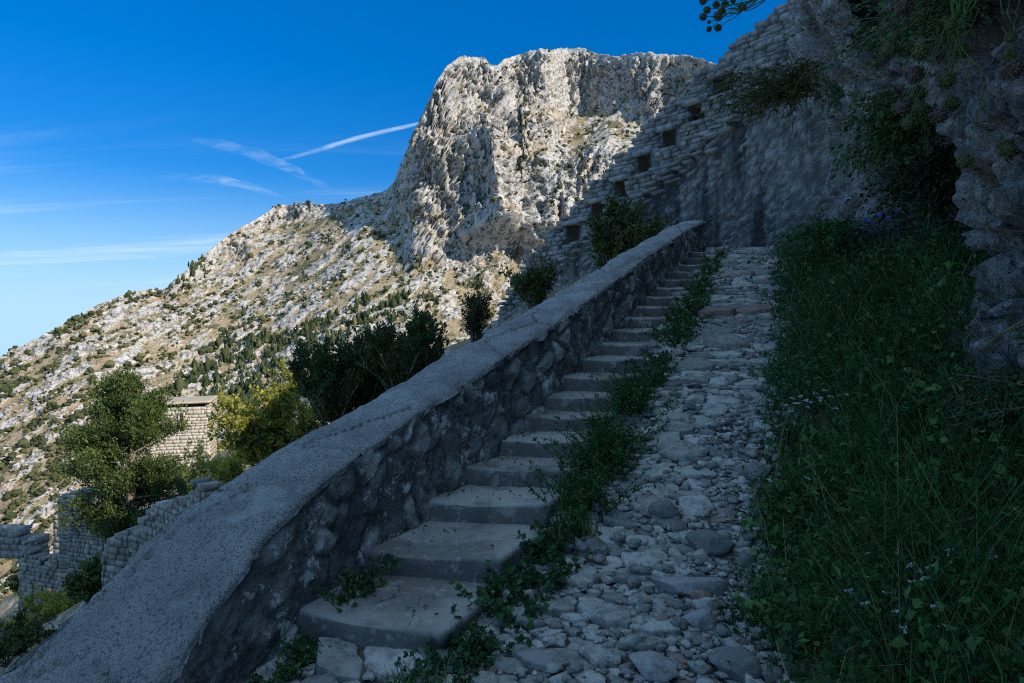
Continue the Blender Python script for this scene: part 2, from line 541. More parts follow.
c = k.ramp(n0, [(.3, (.19, .14, .085)), (.48, (.27, .21, .13)), (.58, (.17, .15, .06)), (.7, (.09, .10, .035))])
c = k.mix(k.rng(n1, .50, .60), c, (.42, .38, .33))
c = k.mix(k.rng(n2, .55, .7), c, (.10, .085, .06))
nb = k.bump(n1, .8, .25); nb = k.bump(n2, .7, .06, nb)
M_SOIL = k.bsdf(c, .95, nb)
g = mk("ground", np.stack([x, y, z], 1), grid_faces(len(gy), len(gx)), M_SOIL, None, None, True)
tag(g, kind="structure")

# ------------------------------------------------------------------ far mountain: a steep scree slope with cliffs above it
px = np.arange(-170, 960, 1.45)
SIL = [(-300, 470), (-120, 398), (-40, 373), (0, 358), (30, 343), (75, 318), (103, 303), (125, 294), (140, 292), (152, 289), (165, 290), (180, 275), (195, 262), (210, 250), (225, 238), (243, 227), (260, 217), (275, 207), (290, 205), (305, 203), (320, 205), (338, 204), (355, 200), (372, 195), (388, 190), (394, 182), (400, 166), (406, 152), (412, 137), (420, 119), (428, 103), (437, 82), (447, 66), (458, 58), (470, 56), (482, 59), (490, 65), (497, 66), (503, 60), (512, 57), (530, 52), (555, 49), (580, 49), (600, 54), (612, 56), (625, 54), (640, 52), (655, 51), (675, 52), (690, 53), (705, 57), (716, 60), (728, 70), (760, 150), (850, 300), (1000, 400), (1300, 480)]
SIL = np.array(SIL, float)
sil = np.interp(px, SIL[:, 0], SIL[:, 1])
sil = sil + 1.6 * perlin(np.stack([px * .09, 0 * px, 0 * px], 1), 2) + 1.0 * perlin(np.stack([px * .31, 0 * px, 0 * px], 1), 4)
NR = 470
v = np.linspace(0, 1, NR) ** .92
PX, VV = np.meshgrid(px, v)
Q0 = 662.0
PY = Q0 + (sil[None, :] - Q0) * VV
up = np.interp(px, [-200, 0, 160, 215, 300, 330, 388, 400, 440, 520, 560, 720, 960], [3, 3, 3, 22, 16, 4, 12, 60, 175, 190, 62, 58, 55])
below = PY - sil[None, :]
wob = 18 * perlin(np.stack([PX.ravel() * .03, PY.ravel() * .03, 0 * PX.ravel()], 1), 9).reshape(PX.shape)
cl = 1 - sstep(.75, 1.15, (below + wob) / up[None, :])
bench = np.exp(-((PY - 112 - .02 * (PX - 480)) / 9) ** 2) * sstep(440, 470, PX) * (1 - sstep(530, 560, PX))
cl = cl * (1 - .75 * bench)
low = sstep(505, 545, PX) * sstep(150, 175, PY) * (1 - sstep(255, 300, PY))       # lower walls right of the centre
cl = np.maximum(cl, .62 * low)
mid = sstep(405, 425, PX) * (1 - sstep(500, 520, PX)) * sstep(225, 235, PY) * (1 - sstep(262, 285, PY))
cl = np.maximum(cl, .5 * mid)
tslope = .60 + 1.9 * cl + .05 * np.sin(PX * .02)
ker = np.hanning(19); ker /= ker.sum()
tslope = np.apply_along_axis(lambda a: np.convolve(np.pad(a, 9, mode='edge'), ker, 'valid'), 1, tslope)
cl = np.apply_along_axis(lambda a: np.convolve(np.pad(a, 3, mode='edge'), np.ones(7) / 7, 'valid'), 1, cl)
Q = (YH - PY) / F
YD = np.zeros_like(Q); YD[0] = 620 + 0 * px
for r in range(1, NR):
    dq = Q[r] - Q[r - 1]
    YD[r] = YD[r - 1] * (1 + dq / np.maximum(tslope[r] - Q[r], .16))
XX = (PX - 512) / F * YD
ZZ = Q * YD
# rock spurs: (pixel along the slope, height in metres, half width in pixels)
disp = np.zeros_like(YD)
def spur(pts, amp, wl_, wr_):
    global disp
    pts = np.array(pts, float)
    cx_ = np.interp(PY, pts[:, 1], pts[:, 0])
    jit = 7 * perlin(np.stack([PX.ravel() * .02, PY.ravel() * .045, 0 * PX.ravel() + amp], 1), 31).reshape(PX.shape)
    d = PX - cx_ + jit
    f = np.where(d < 0, np.clip(1 + d / wl_, 0, 1), np.clip(1 - d / wr_, 0, 1))
    vert = sstep(pts[0, 1] - 14, pts[0, 1] + 10, PY) * (1 - sstep(pts[-1, 1] - 10, pts[-1, 1] + 12, PY))
    disp += amp * f * vert
spur([(466, 148), (489, 195), (494, 250)], 125, 48, 80)
spur([(505, 95), (520, 150), (527, 215), (520, 255)], 45, 22, 50)
spur([(520, 240), (505, 262), (480, 290)], 40, 40, 60)
spur([(575, 190), (566, 240)], 40, 24, 44)
spur([(612, 118), (604, 200)], 34, 22, 44)
spur([(556, 98), (560, 132)], 38, 16, 42)
spur([(642, 52), (648, 85), (655, 118)], 40, 18, 60)
spur([(700, 56), (694, 90)], 18, 16, 40)
spur([(246, 226), (250, 262)], 40, 20, 40)
spur([(590, 150), (585, 240)], 36, 28, 50)
spur([(560, 160), (548, 270)], 34, 24, 40)
spur([(395, 195), (385, 235), (372, 262)], 42, 38, 70)
spur([(480, 225), (520, 262), (530, 300)], 34, 60, 40)
disp -= 1.1 * np.clip(PX - 596, 0, 140) * (1 - sstep(112, 150, PY))
W3 = np.stack([XX.ravel(), YD.ravel(), ZZ.ravel()], 1)
dmp = sstep(0, 14, below) * .75 + .25
clf = cl.ravel()
N_big = fbm(W3 * np.array((1 / 95, 1 / 95, 1 / 240)), 3, .5, 21, True).reshape(PX.shape)
N_med = fbm(W3 * np.array((1 / 34, 1 / 34, 1 / 78)), 3, .55, 23, True).reshape(PX.shape)
N_fin = fbm(W3 * np.array((1 / 11, 1 / 11, 1 / 17)), 3, .6, 25, True).reshape(PX.shape)
DIAG = np.stack([(W3[:, 0] - .8 * W3[:, 2]) / 27, W3[:, 1] / 60, (W3[:, 0] + .8 * W3[:, 2]) / 95], 1)
rk = fbm(DIAG, 6, .70, 41).reshape(PX.shape)
rockm = sstep(.0, .06, rk + .34 * cl + .06 * N_med)
N_led = fbm(W3 * np.array((1 / 60, 1 / 60, 1 / 20)), 3, .55, 28, True).reshape(PX.shape)
disp *= 1.15
wq = W3 + 5.0 * np.stack([perlin(W3 / 19, 301), perlin(W3 / 19, 302), perlin(W3 / 19, 303)], 1)
_a, _b, cr1 = worley(wq * np.array((1 / 21, 1 / 21, 1 / 52)), 311)
_c, _d, cr2 = worley(wq * np.array((1 / 8.5, 1 / 8.5, 1 / 17)), 312)
blk1 = (cr1 - .5).reshape(PX.shape); blk2 = (cr2 - .5).reshape(PX.shape)
crk1 = (1 - sstep(0, .16, _b - _a)).reshape(PX.shape)
BIL = -np.abs(perlin(W3 * np.array((1 / 26, 1 / 26, 1 / 95)), 321)).reshape(PX.shape)
BIL = .28 - .9 * np.abs(perlin((W3 + 9 * np.stack([perlin(W3 / 40, 305), perlin(W3 / 40, 306), 0 * W3[:, 0]], 1)) * np.array((1 / 32, 1 / 32, 1 / 190)), 321)).reshape(PX.shape)
disp += (5 + 12 * cl) * N_big + (3 + 8 * cl) * N_med + (1.0 + 3.0 * cl + 1.4 * rockm) * N_fin - 52 * cl * BIL * (.35 + .65 * sstep(-.25, .25, perlin(W3 / 130, 323)).reshape(PX.shape)) + 9 * cl * N_led
_e, _f, cr3 = worley(wq * np.array((1 / 4.2, 1 / 4.2, 1 / 7.5)), 313)
_g, _h2, cr4 = worley(wq * np.array((1 / 13, 1 / 13, 1 / 44)), 314)
crk2 = (1 - sstep(0, .13, _h2 - _g)).reshape(PX.shape)
blk3 = (cr3 - .5).reshape(PX.shape)
disp += (24 * cl + 3 * rockm) * blk1 + (9 * cl + 6 * rockm) * blk2 + (3.6 * cl + 3.4 * rockm) * blk3 - 14 * cl * crk1 - 10 * cl * crk2 + 6 * rockm
disp += (1.3 + 1.7 * cl) * perlin(W3 / 3.1, 341).reshape(PX.shape) + rng.normal(size=PX.shape) * (.35 + .5 * cl)
disp *= .35 + .65 * sstep(388, 440, PX) + .65 * (1 - sstep(340, 388, PX))
disp *= dmp
# displace horizontally, out of the slope
base = np.stack([XX, YD, ZZ], 2)
nx = np.cross(np.gradient(base, axis=1), np.gradient(base, axis=0))
nx /= np.linalg.norm(nx, axis=2, keepdims=True) + 1e-9
nx = np.where(nx[..., 1:2] > 0, -nx, nx)
nx[..., 2] *= .35; nx[..., 0] *= .35
nx = np.stack([np.apply_along_axis(lambda a: np.convolve(np.pad(a, 9, mode='edge'), ker, 'valid'), 1, nx[..., q]) for q in range(3)], 2)
base = base + nx * disp[..., None]
# far side of the ridge
back = []
for q in range(1, 15):
    b = base[-1].copy(); b[:, 1] += q * 55 + 8 * q * q; b[:, 0] += (px - 512) / F * q * 30; b[:, 2] -= q * 26 + 2.2 * q * q
    back.append(b)
MV = np.concatenate([base.reshape(-1, 3), np.concatenate(back)])
ncol = len(px)
ext = lambda a: np.concatenate([a.ravel(), np.tile(a[-1], 14)])
MF = grid_faces(NR + 14, ncol)
k = NT("mountain_limestone")
rm = k.attr("rock"); ca = k.attr("cliff")
a = k.noise(.016, 9, .62); b = k.noise(.09, 8, .65); b2 = k.noise(.33, 6, .65)
vst = k.noise(.05, 7, .65, k.mapped((1, 1, .22)))
rockc = k.mix(k.rng(vst, .38, .66), (.47, .445, .41), (.29, .278, .262))
rockc = k.mix(k.math('MULTIPLY', k.rng(a, .52, .62), .5), rockc, (.44, .32, .20))
rockc = k.mix(k.math('MULTIPLY', k.rng(b2, .52, .66), .6), rockc, (.57, .535, .485))
rockc = k.mix(k.math('MULTIPLY', k.rng(b, .535, .575), .8), rockc, (.095, .098, .06))
vk = k.noise(.11, 7, .7, k.mapped((1, 1, .28)))
rockc = k.mix(k.math('MULTIPLY', k.rng(vk, .54, .58), .75), rockc, (.13, .125, .115))
soil = k.ramp(k.noise(.03, 8, .65), [(.32, (.105, .105, .05)), (.45, (.25, .195, .12)), (.56, (.32, .25, .155)), (.7, (.17, .15, .08))])
pat = k.noise(.014, 9, .68)
soil = k.mix(k.math('MULTIPLY', k.rng(pat, .535, .575), .85), soil, (.062, .07, .03))
soil = k.mix(k.rng(b2, .58, .65), soil, (.47, .42, .36))
soil = k.mix(k.rng(b, .56, .63), soil, (.075, .085, .035))
col = k.mix(k.rng(rm, .25, .75), soil, rockc)
nb = k.bump(b2, 1.0, 2.5)
M_MTN = k.bsdf(col, .95, nb, spec=.1)
mt = mk("mountain", MV, MF, M_MTN, None, {"rock": ext(rockm), "cliff": ext(cl)}, False)
tag(mt, kind="structure")

# scrub and small conifers all over the slope, too many to count
cand = rng.integers(0, NR * ncol, 150000)
cpx, cpy, ccl = PX.ravel()[cand], PY.ravel()[cand], clf[cand]
cpos = base.reshape(-1, 3)[cand]
dn = fbm(DIAG[cand] * np.array((.8, 1, .9)), 5, .68, 61)
dn2 = perlin(cpos / 14, 66)
bnch = sstep(495, 520, cpx) * sstep(105, 120, cpy) * (1 - sstep(215, 240, cpy))
belt = np.exp(-((cpy - 345 - (cpx - 300) * -.35) / 20) ** 2) * sstep(190, 230, cpx) * (1 - sstep(395, 460, cpx))
belt += np.exp(-((cpy - 392 + (cpx - 240) * .1) / 20) ** 2) * sstep(165, 200, cpx) * (1 - sstep(300, 330, cpx))
belt += .9 * np.exp(-((cpy - (312 - (cpx - 110) * .5) ) / 9) ** 2) * sstep(40, 70, cpx) * (1 - sstep(200, 225, cpx)) * .8
prob = sstep(-.06, .36, dn + .3 * dn2) * (1 - .85 * ccl) * (.40 + .50 * sstep(230, 420, cpy)) + belt * .55 * sstep(-.2, .25, dn2 + dn)
ledge = N_led.ravel()[cand] * (ccl > .35)
prob = prob + .10 * sstep(.3, .6, ledge) * sstep(-.15, .3, dn2) + .26 * bnch * sstep(-.1, .3, dn + .3 * dn2)
prob *= (YD.ravel()[cand] / 1000) ** .6 * .75
keep = rng.random(len(cand)) < prob
keep &= (cpx > -60) & (cpx < 720)
cpos, belt, dn = cpos[keep], belt[keep], dn[keep]
n_add = rng.poisson(.9, len(cpos)); src = np.repeat(np.arange(len(cpos)), n_add)
offs = rng.normal(size=(len(src), 1)) * 5.5 * np.array((.62, .35, .55)) + rng.normal(size=(len(src), 3)) * np.array((1.3, 1.3, .4))
cpos = np.concatenate([cpos, cpos[src] + offs]); belt = np.concatenate([belt, belt[src]]); dn = np.concatenate([dn, dn[src]])
print("mountain scrub", len(cpos))
n = len(cpos)
con = rng.random(n) < np.clip(belt, 0, .75) * (cpos[:, 0] / cpos[:, 1] > -.50)
rad = rng.gamma(4.0, .42, n).clip(.6, 3.6) * (1 + .5 * (rng.random(n) < .12))
sc = np.stack([rad, rad, np.where(con, rad * rng.uniform(1.7, 2.6, n), rad * rng.uniform(.7, 1.05, n))], 1)
iv, jf = ICO1
jit = 1 + .38 * rng.normal(size=(n, len(iv), 1)).clip(-1.3, 1.3)
taper = np.where(con[:, None], 1 - .45 * (iv[None, :, 2] + .2), 1.0)[..., None]
shape = iv[None] * jit; shape[..., :2] *= taper
SV = cpos[:, None] + shape * sc[:, None] + np.array((0, 0, 1.0)) * sc[:, None, 2:3] * .6
SF = (np.arange(n)[:, None, None] * len(iv) + jf[None]).reshape(-1, 3)
tn = np.clip(rng.normal(.45, .22, n) - .25 * con, 0, 1)
k = NT("scrub_green")
M_SCRUB = k.bsdf(k.ramp(k.attr("tint"), [(0, (.030, .044, .020)), (.5, (.068, .080, .032)), (1, (.14, .13, .055))]), .9, k.bump(k.noise(.9, 4, .7), .9, 1.0), spec=.1)
so = mk("mountain_scrub", SV.reshape(-1, 3), SF, M_SCRUB, None, {"tint": np.repeat(tn, len(iv))})
tag(so, "dark green scrub and conifers dotting the far limestone slope", "scrub", kind="stuff")

# ------------------------------------------------------------------ cliff on the right: rough rock face with a cave-like recess and an overhang
seg = np.linalg.norm(np.diff(CLIFF, axis=0), axis=1)
cu = np.concatenate([[0], np.cumsum(seg)])
uu = axis([(0, cu[9], 400), (cu[9], cu[12], 210), (cu[12], cu[16], 60)])
cxs = np.interp(uu, cu, CLIFF[:, 0]); cys = np.interp(uu, cu, CLIFF[:, 1])
kk = np.hanning(15); kk /= kk.sum()
cxs = np.convolve(np.pad(cxs, 7, mode='edge'), kk, 'valid'); cys = np.convolve(np.pad(cys, 7, mode='edge'), kk, 'valid')
tx, ty = np.gradient(cxs), np.gradient(cys)
L = np.hypot(tx, ty); onx, ony = ty / L, -tx / L                    # outward: to the left, over the path
onx, ony = np.where(onx > 0, -onx, onx), np.where(onx > 0, -ony, ony)
hz = axis([(-2.2, 4.4, 300), (4.4, 8, 50), (8, 20, 40)])
U, H = np.meshgrid(np.arange(len(uu)), hz)
CXm, CYm = cxs[U], cys[U]; NXm, NYm = onx[U], ony[U]
zb = z_ground(cxs - .3, cys)[U]
rel = H - zb
outw = -.10 * np.maximum(0, rel) ** 1.0 * sstep(0, .5, rel) * (1 - sstep(1.0, 2.2, rel))
near = sstep(5.6, 4.9, CYm)
# the cave closes again above head height, the rock over it hangs out
cave = np.exp(-((CYm - 5.9) / .95) ** 2)
outw += cave * 1.05 * sstep(.9, 1.9, H) - cave * .35 * (1 - sstep(.5, 1.3, H))
outw += .35 * sstep(1.6, 2.6, H) * sstep(6.5, 4.5, CYm)
outw += .35 * sstep(3.0, 3.5, H) * sstep(6.2, 7.5, CYm) * (1 - sstep(10.5, 11.5, CYm))
outw -= .12 * np.maximum(0, H - 3.8)
outw -= 2.3 * np.maximum(0, H - np.interp(CYm, [-4, 0, 3, 5, 7, 9, 10.5, 12.4], [2.9, 2.8, 2.9, 3.6, 4.5, 4.35, 6.0, 7.5]))
Pc = np.stack([CXm.ravel(), CYm.ravel(), H.ravel()], 1)
d1 = fbm(Pc * np.array((.55, .55, .42)), 4, .5, 71, True).reshape(U.shape)
d2 = fbm(Pc * np.array((1.7, 1.7, 1.05)), 4, .55, 73, True).reshape(U.shape)
d3 = fbm(Pc * np.array((5.5, 5.5, 3.6)), 3, .55, 75, True).reshape(U.shape)
lay = fbm(Pc * np.array((.5, .5, 2.4)) + Pc[:, 1:2] * np.array((0, 0, .5)), 3, .5, 77, True).reshape(U.shape)
wq = Pc + .16 * np.stack([perlin(Pc * 2.2, 331), perlin(Pc * 2.2, 332), perlin(Pc * 2.2, 333)], 1)
f1, f2, cr = worley(wq * np.array((1.9, 1.9, 1.25)), 334)
g1, g2, cs = worley(wq * np.array((5.2, 5.2, 3.6)), 335)
bil = np.abs(perlin(Pc * np.array((1.5, 1.5, .5)), 336)).reshape(U.shape)
outw += .24 * d1 + .10 * d2 + .05 * d3 + .10 * lay * sstep(1.0, 2.5, H)
outw += ((cr - .5) * .36 + (cs - .5) * .15 - .14 * (1 - sstep(0, .12, f2 - f1)) - .04 * (1 - sstep(0, .10, g2 - g1))).reshape(U.shape)
h1, h2, ct = worley(wq * np.array((11, 11, 7.5)), 337)
outw += ((ct - .5) * .05 - .03 * (1 - sstep(0, .12, h2 - h1))).reshape(U.shape)
outw -= .26 * (1 - sstep(0, .12, bil))
outw += .035 * fbm(Pc * np.array((13, 13, 9)), 3, .6, 338, True).reshape(U.shape)
CV = np.stack([CXm + NXm * outw, CYm + NYm * outw, H], 2)
M_CLIFF = mat_rock("cliff_limestone", (.31, .305, .30), (.12, .117, .115), (.52, .51, .50), 1.0, (.17, .095, .045), .65, 1.3)
cf = mk("rock_cliff", CV.reshape(-1, 3), grid_faces(len(hz), len(uu)), M_CLIFF, None, None, False)
tag(cf, "rough grey limestone cliff with an overhang rising right of the path", "cliff")
CLIFF_PTS = CV

# ------------------------------------------------------------------ path: bed and irregular paving stones, one structure
k = NT("path_dirt")
n0 = k.noise(9, 7, .65)
M_DIRT = k.bsdf(k.mix(k.rng(n0, .35, .7), (.045, .038, .032), (.13, .11, .09)), .95, k.bump(n0, .9, .04))
sv = np.arange(-.5, 12.7, .05); tv = np.linspace(0, 1, 42)
S, TT = np.meshgrid(sv, tv, indexing='ij')
Tm = (path_l(S) - .30) + (path_r(S) + .30 - path_l(S) + .30) * TT
x, y = xy(S.ravel(), Tm.ravel())
z = z_path(S.ravel()) + .012 + .03 * fbm(np.stack([x, y, 0 * x], 1) * 3, 4, .55, 81)
mbp = MB(); mbp.add(np.stack([x, y, z], 1), grid_faces(len(sv), 42), .5)
bed = mbp.build("path", M_DIRT, None, True)
tag(bed, kind="structure")

def clip_poly(poly, a, b):
    """keep the side of the bisector of a|b nearer to a"""
    m = (a + b) / 2; d = b - a; out = []
    n = len(poly)
    for i in range(n):
        p, q = poly[i], poly[(i + 1) % n]
        sp, sq = np.dot(p - m, d), np.dot(q - m, d)
        if sp <= 0: out.append(p)
        if (sp < 0 < sq) or (sq < 0 < sp): out.append(p + (q - p) * (sp / (sp - sq)))
    return out

AN = 1.75                                                             # stones are wider across than along
seeds = []
def on_path(pxx, pyy):
    r_ = np.array(((pxx - 512) / F, 1.0, (YH - pyy) / F))
    for d in np.arange(1.6, 12, .01):
        q = r_ * d; s_q, t_q = st(q[0], q[1])
        if q[2] < float(z_path(s_q)) + .03: break
    return q
big = []
for pxx, pyy, r0 in [(552, 603, .15), (607, 614, .18), (657, 625, .15), (577, 577, .15), (634, 574, .11), (592, 548, .12), (650, 470, .16), (690, 470, .15), (700, 440, .16), (665, 440, .14), (720, 400, .16), (540, 660, .14), (600, 655, .14), (640, 560, .12), (620, 520, .14)]:
    q = on_path(pxx, pyy); big.append((*st(q[0], q[1]), r0))
for s0, t0, r0 in big: seeds.append((s0 * AN, t0, r0))
tries = 0
while tries < 26000:
    tries += 1
    s0 = rng.uniform(1.2, 12.5)
    t0 = rng.uniform(path_l(s0) - .12, path_r(s0) + .22)
    fr = (t0 - path_l(s0)) / (path_r(s0) - path_l(s0))
    r0 = rng.choice([.08, .13, .19, .27], p=[.22, .28, .30, .20])
    if s0 < 5.0 and fr > .6 and rng.random() < .8: r0 = min(r0, .09)
    if s0 < 4.0: r0 *= .62
    elif s0 < 6: r0 *= .8
    q = np.array((s0 * AN, t0))
    if all((q[0] - a) ** 2 + (q[1] - b) ** 2 > (.62 * (r0 + c)) ** 2 for a, b, c in seeds[-100000:]):
        seeds.append((s0 * AN, t0, r0))
sd = np.array(seeds)
print("path stones", len(sd))
stones = MB()
for i, (a, b, r0) in enumerate(sd):
    p = np.array((a, b)); R = 1.25 * r0 + .05
    poly = [p + R * np.array((math.cos(w), math.sin(w))) for w in np.linspace(0, 2 * math.pi, 9)[:-1] + rng.uniform(0, .7)]
    dd = np.hypot(sd[:, 0] - a, sd[:, 1] - b); near_i = np.argsort(dd)[1:22]
    for j in near_i:
        # weighted bisector: larger stones keep more
        w = r0 / (r0 + sd[j, 2]); o = np.array((sd[j, 0], sd[j, 1]))
        poly = clip_poly(poly, p, p + (o - p) * 2 * w)
        if len(poly) < 3: break
    if len(poly) < 3: continue
    P = np.array(poly); cen = P.mean(0)
    # resample the outline
    closed = np.concatenate([P, P[:1]]); ln = np.concatenate([[0], np.cumsum(np.linalg.norm(np.diff(closed, axis=0), axis=1))])
    m = int(np.clip(ln[-1] / .045, 10, 26))
    q = np.linspace(0, ln[-1], m, endpoint=False)
    O = np.stack([np.interp(q, ln, closed[:, 0]), np.interp(q, ln, closed[:, 1])], 1)
    O = .14 * np.roll(O, 1, 0) + .72 * O + .14 * np.roll(O, -1, 0)
    O = cen + (O - cen) * rng.uniform(.93, .985) + rng.normal(size=O.shape) * .009
    hgt = np.clip(r0 * rng.uniform(.12, .26), .010, .05) * (1.6 if rng.random() < .12 else 1)
    tilt = rng.normal(size=2) * .07
    rings = [(1.0, -.05), (1.0, .62), (.985, .88), (.945, 1.0), (.5, 1.0)]
    V = []
    for sc_, hh in rings:
        Rg = cen + (O - cen) * sc_
        zz = (hh * hgt if hh > 0 else hh) + ((Rg - cen) @ tilt) * (hh > 0)
        V.append(np.column_stack([Rg, np.broadcast_to(zz, (m,))]))
    V.append(np.array([[*cen, hgt * 1.04]]))
    V = np.concatenate(V)
    ss, tt_ = V[:, 0] / AN, V[:, 1]
    X_, Y_ = xy(ss, tt_)
    Z_ = z_path(ss) + .01 + V[:, 2]
    pw = np.stack([X_, Y_, Z_], 1)
    nz = fbm(pw * 11, 3, .6, 91)
    Z_ = Z_ + nz * .009 * (V[:, 2] > 0) + .005 * fbm(pw * 34, 2, .6, 92) * (V[:, 2] > 0)
    F4 = []
    for r in range(4):
        jj = np.arange(m)
        F4.append(np.stack([r * m + jj, r * m + (jj + 1) % m, (r + 1) * m + (jj + 1) % m, (r + 1) * m + jj], 1))
    jj = np.arange(m)
    F3 = np.stack([4 * m + jj, 4 * m + (jj + 1) % m, np.full(m, 5 * m)], 1)
    stones.add(np.stack([X_, Y_, Z_], 1), [np.concatenate(F4), F3], rng.random())
M_COB = mat_tinted("path_limestone", (.21, .20, .185), (.58, .54, .475), (.33, .22, .18), 1.0, 2.2, .6)
cob = stones.build("paving_stones", M_COB, bed, False)

# gravel between the paving stones
n = 3600
gs = rng.uniform(1.0, 12.0, n) ** 1.0; gs = np.where(rng.random(n) < .55, rng.uniform(1.2, 5.5, n), gs)
fr = np.where(rng.random(n) < .6, rng.beta(4, 1.6, n), rng.random(n)); gt = path_l(gs) - .1 + (path_r(gs) - path_l(gs) + .28) * fr
gx_, gy_ = xy(gs, gt); gr = np.exp(rng.normal(math.log(.013), .5, n)).clip(.005, .042)
iv, jf = ICO1
gv = iv[None] * (1 + .22 * rng.normal(size=(n, len(iv), 1)))
gv = gv * (gr[:, None, None] * np.stack([rng.uniform(.8, 1.5, n), rng.uniform(.8, 1.3, n), rng.uniform(.45, .9, n)], 1)[:, None])
gv = gv + np.stack([gx_, gy_, z_path(gs) + .022 + gr * .3], 1)[:, None]
gf = (np.arange(n)[:, None, None] * len(iv) + jf[None]).reshape(-1, 3)
go = mk("gravel", gv.reshape(-1, 3), gf, M_COB, None, {"tint": np.repeat(rng.random(n) ** 1.2, len(iv))}, True)
tag(go, "loose grey gravel lying between the stones of the path", "gravel", kind="stuff")

# ------------------------------------------------------------------ staircase: every step a part
M_STEP = None
k = NT("worn_step_stone")
a = k.noise(2.2, 8, .62); b = k.noise(16, 7, .65); cr = k.voro(1.7, 'DISTANCE_TO_EDGE', k.mapped((1, 1, .2)))
t = k.attr("tint")
c = k.mix(t, (.30, .275, .25), (.44, .40, .36))
c = k.mix(k.math('MULTIPLY', k.rng(a, .44, .60), .75), c, (.15, .13, .115))
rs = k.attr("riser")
c = k.mix(k.math('MULTIPLY', rs, .85), c, (.125, .118, .11))  # riser faces darker: stained stone, with their shade put into the colour too
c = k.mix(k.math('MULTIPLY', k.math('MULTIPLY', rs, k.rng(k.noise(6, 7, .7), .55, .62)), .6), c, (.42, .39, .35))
c = k.mix(k.math('MULTIPLY', k.rng(b, .55, .68), .55), c, (.43, .40, .36))
pale = k.noise(3.5, 6, .7)
c = k.mix(k.math('MULTIPLY', k.rng(pale, .60, .68), .7), c, (.46, .43, .39))
crk = k.rng(cr, .0, .008)
c = k.mix(k.math('MULTIPLY', k.math('SUBTRACT', 1.0, crk), k.rng(pale, .50, .56)), c, (.06, .055, .05))
nb = k.bump(a, .5, .05); nb = k.bump(b, .7, .015, nb); 
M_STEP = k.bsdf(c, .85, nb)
stair = empty("stone_staircase", (*xy(2.4, -1.9), -1.6), "long flight of worn grey stone steps climbing beside the parapet wall", "staircase")
so = np.array(stair.location)
for i, (s0, z0) in enumerate(zip(NOSE_S, NOSE_Z)):
    s1 = NOSE_S[i + 1] if i < 19 else s0 + .7
    w = float(stair_w(s0)) + rng.normal() * .018
    ln = s1 - s0 + .16; hh = .34
    V, Fc, N = rbox((ln, w + .12, hh), .03 if i < 9 else .045, .012)
    a_ = (.12, .28, .34, .32, .30)[i] if i < 5 else .28 + rng.normal() * .03
    V = V + np.array((ln / 2, 0, -hh / 2))
    ss = s0 + V[:, 0] + (V[:, 1] + w / 2) * a_; tt = float(t_wall(s0)) - .10 + (w + .12) / 2 + V[:, 1]
    X_, Y_ = xy(ss, tt)
    P = np.stack([X_, Y_, z0 + V[:, 2]], 1)
    N2 = np.stack([N[:, 0] * US[0] + N[:, 1] * UT[0], N[:, 0] * US[1] + N[:, 1] * UT[1], N[:, 2]], 1)
    amp = .018 * fbm(P * 2.2, 3, .5, 101) + .016 * fbm(P * 9, 5, .65, 102)
    wear = -.030 * np.exp(-(((V[:, 1]) / (w * .3)) ** 2)) * (N[:, 2] > .4) * sstep(.30, 0, V[:, 0])
    chip = -.15 * np.maximum(0, fbm(P * 5, 3, .6, 103) - .16) * sstep(.10, .0, V[:, 0]) * (V[:, 2] > -.06)
    corner = -.22 * np.maximum(0, fbm(P * 3.5, 3, .6, 105) - .05) * sstep(w * .5 - .14, w * .5 + .06, V[:, 1])
    P = P + N2 * (amp + chip + corner)[:, None]; P[:, 2] += wear
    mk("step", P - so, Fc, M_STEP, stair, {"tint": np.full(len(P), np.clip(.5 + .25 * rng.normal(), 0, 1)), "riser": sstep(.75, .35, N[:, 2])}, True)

# ------------------------------------------------------------------ parapet wall: rubble body and a rough rendered coping
k = NT("rubble_masonry")
t = k.attr("tint"); e = k.attr("joint")
a = k.noise(5, 8, .65); b = k.noise(30, 6, .65); d = k.noise(1.1, 5, .6)
stn = k.ramp(t, [(0, (.17, .168, .165)), (.5, (.28, .272, .26)), (.8, (.38, .365, .345)), (1, (.60, .57, .53))])
stn = k.mix(k.math('MULTIPLY', k.rng(a, .5, .68), .7), stn, (.06, .06, .06))
mor = k.mix(k.rng(b, .4, .65), (.075, .075, .075), (.20, .195, .185))
c = k.mix(e, mor, stn)
c = k.mix(k.math('MULTIPLY', k.rng(d, .42, .62), .55), c, (.06, .062, .065))
pl = k.noise(5.5, 8, .75)
c = k.mix(k.math('MULTIPLY', k.rng(pl, .55, .60), .85), c, (.60, .57, .53))
nb = k.bump(a, .7, .05); nb = k.bump(b, .8, .015, nb)
M_RUB = k.bsdf(c, .92, nb)
k = NT("coping_render")
a = k.noise(3, 8, .62); b = k.noise(75, 7, .75); d = k.noise(17, 7, .7)
c = k.mix(k.rng(a, .35, .68), (.38, .365, .35), (.26, .25, .24))
c = k.mix(k.math('MULTIPLY', k.rng(d, .54, .66), .3), c, (.15, .15, .15))
c = k.mix(k.math('MULTIPLY', k.rng(b, .52, .58), .8), c, (.085, .085, .085))
lv = k.noise(1.6, 7, .7)
c = k.mix(k.math('MULTIPLY', k.rng(lv, .56, .64), .5), c, (.52, .50, .47))
cr = k.voro(1.3, 'DISTANCE_TO_EDGE', k.mapped((1, 1, 1)))
nb = k.bump(d, .6, .03); nb = k.bump(b, 1.0, .02, nb)
M_COP = k.bsdf(c, .93, nb)
wall = empty("parapet_wall", (*xy(1.5, T_WALL - .3), -1.7), "long sloping rubble stone parapet wall with pale rendered coping beside the steps", "wall")
wo = np.array(wall.location)
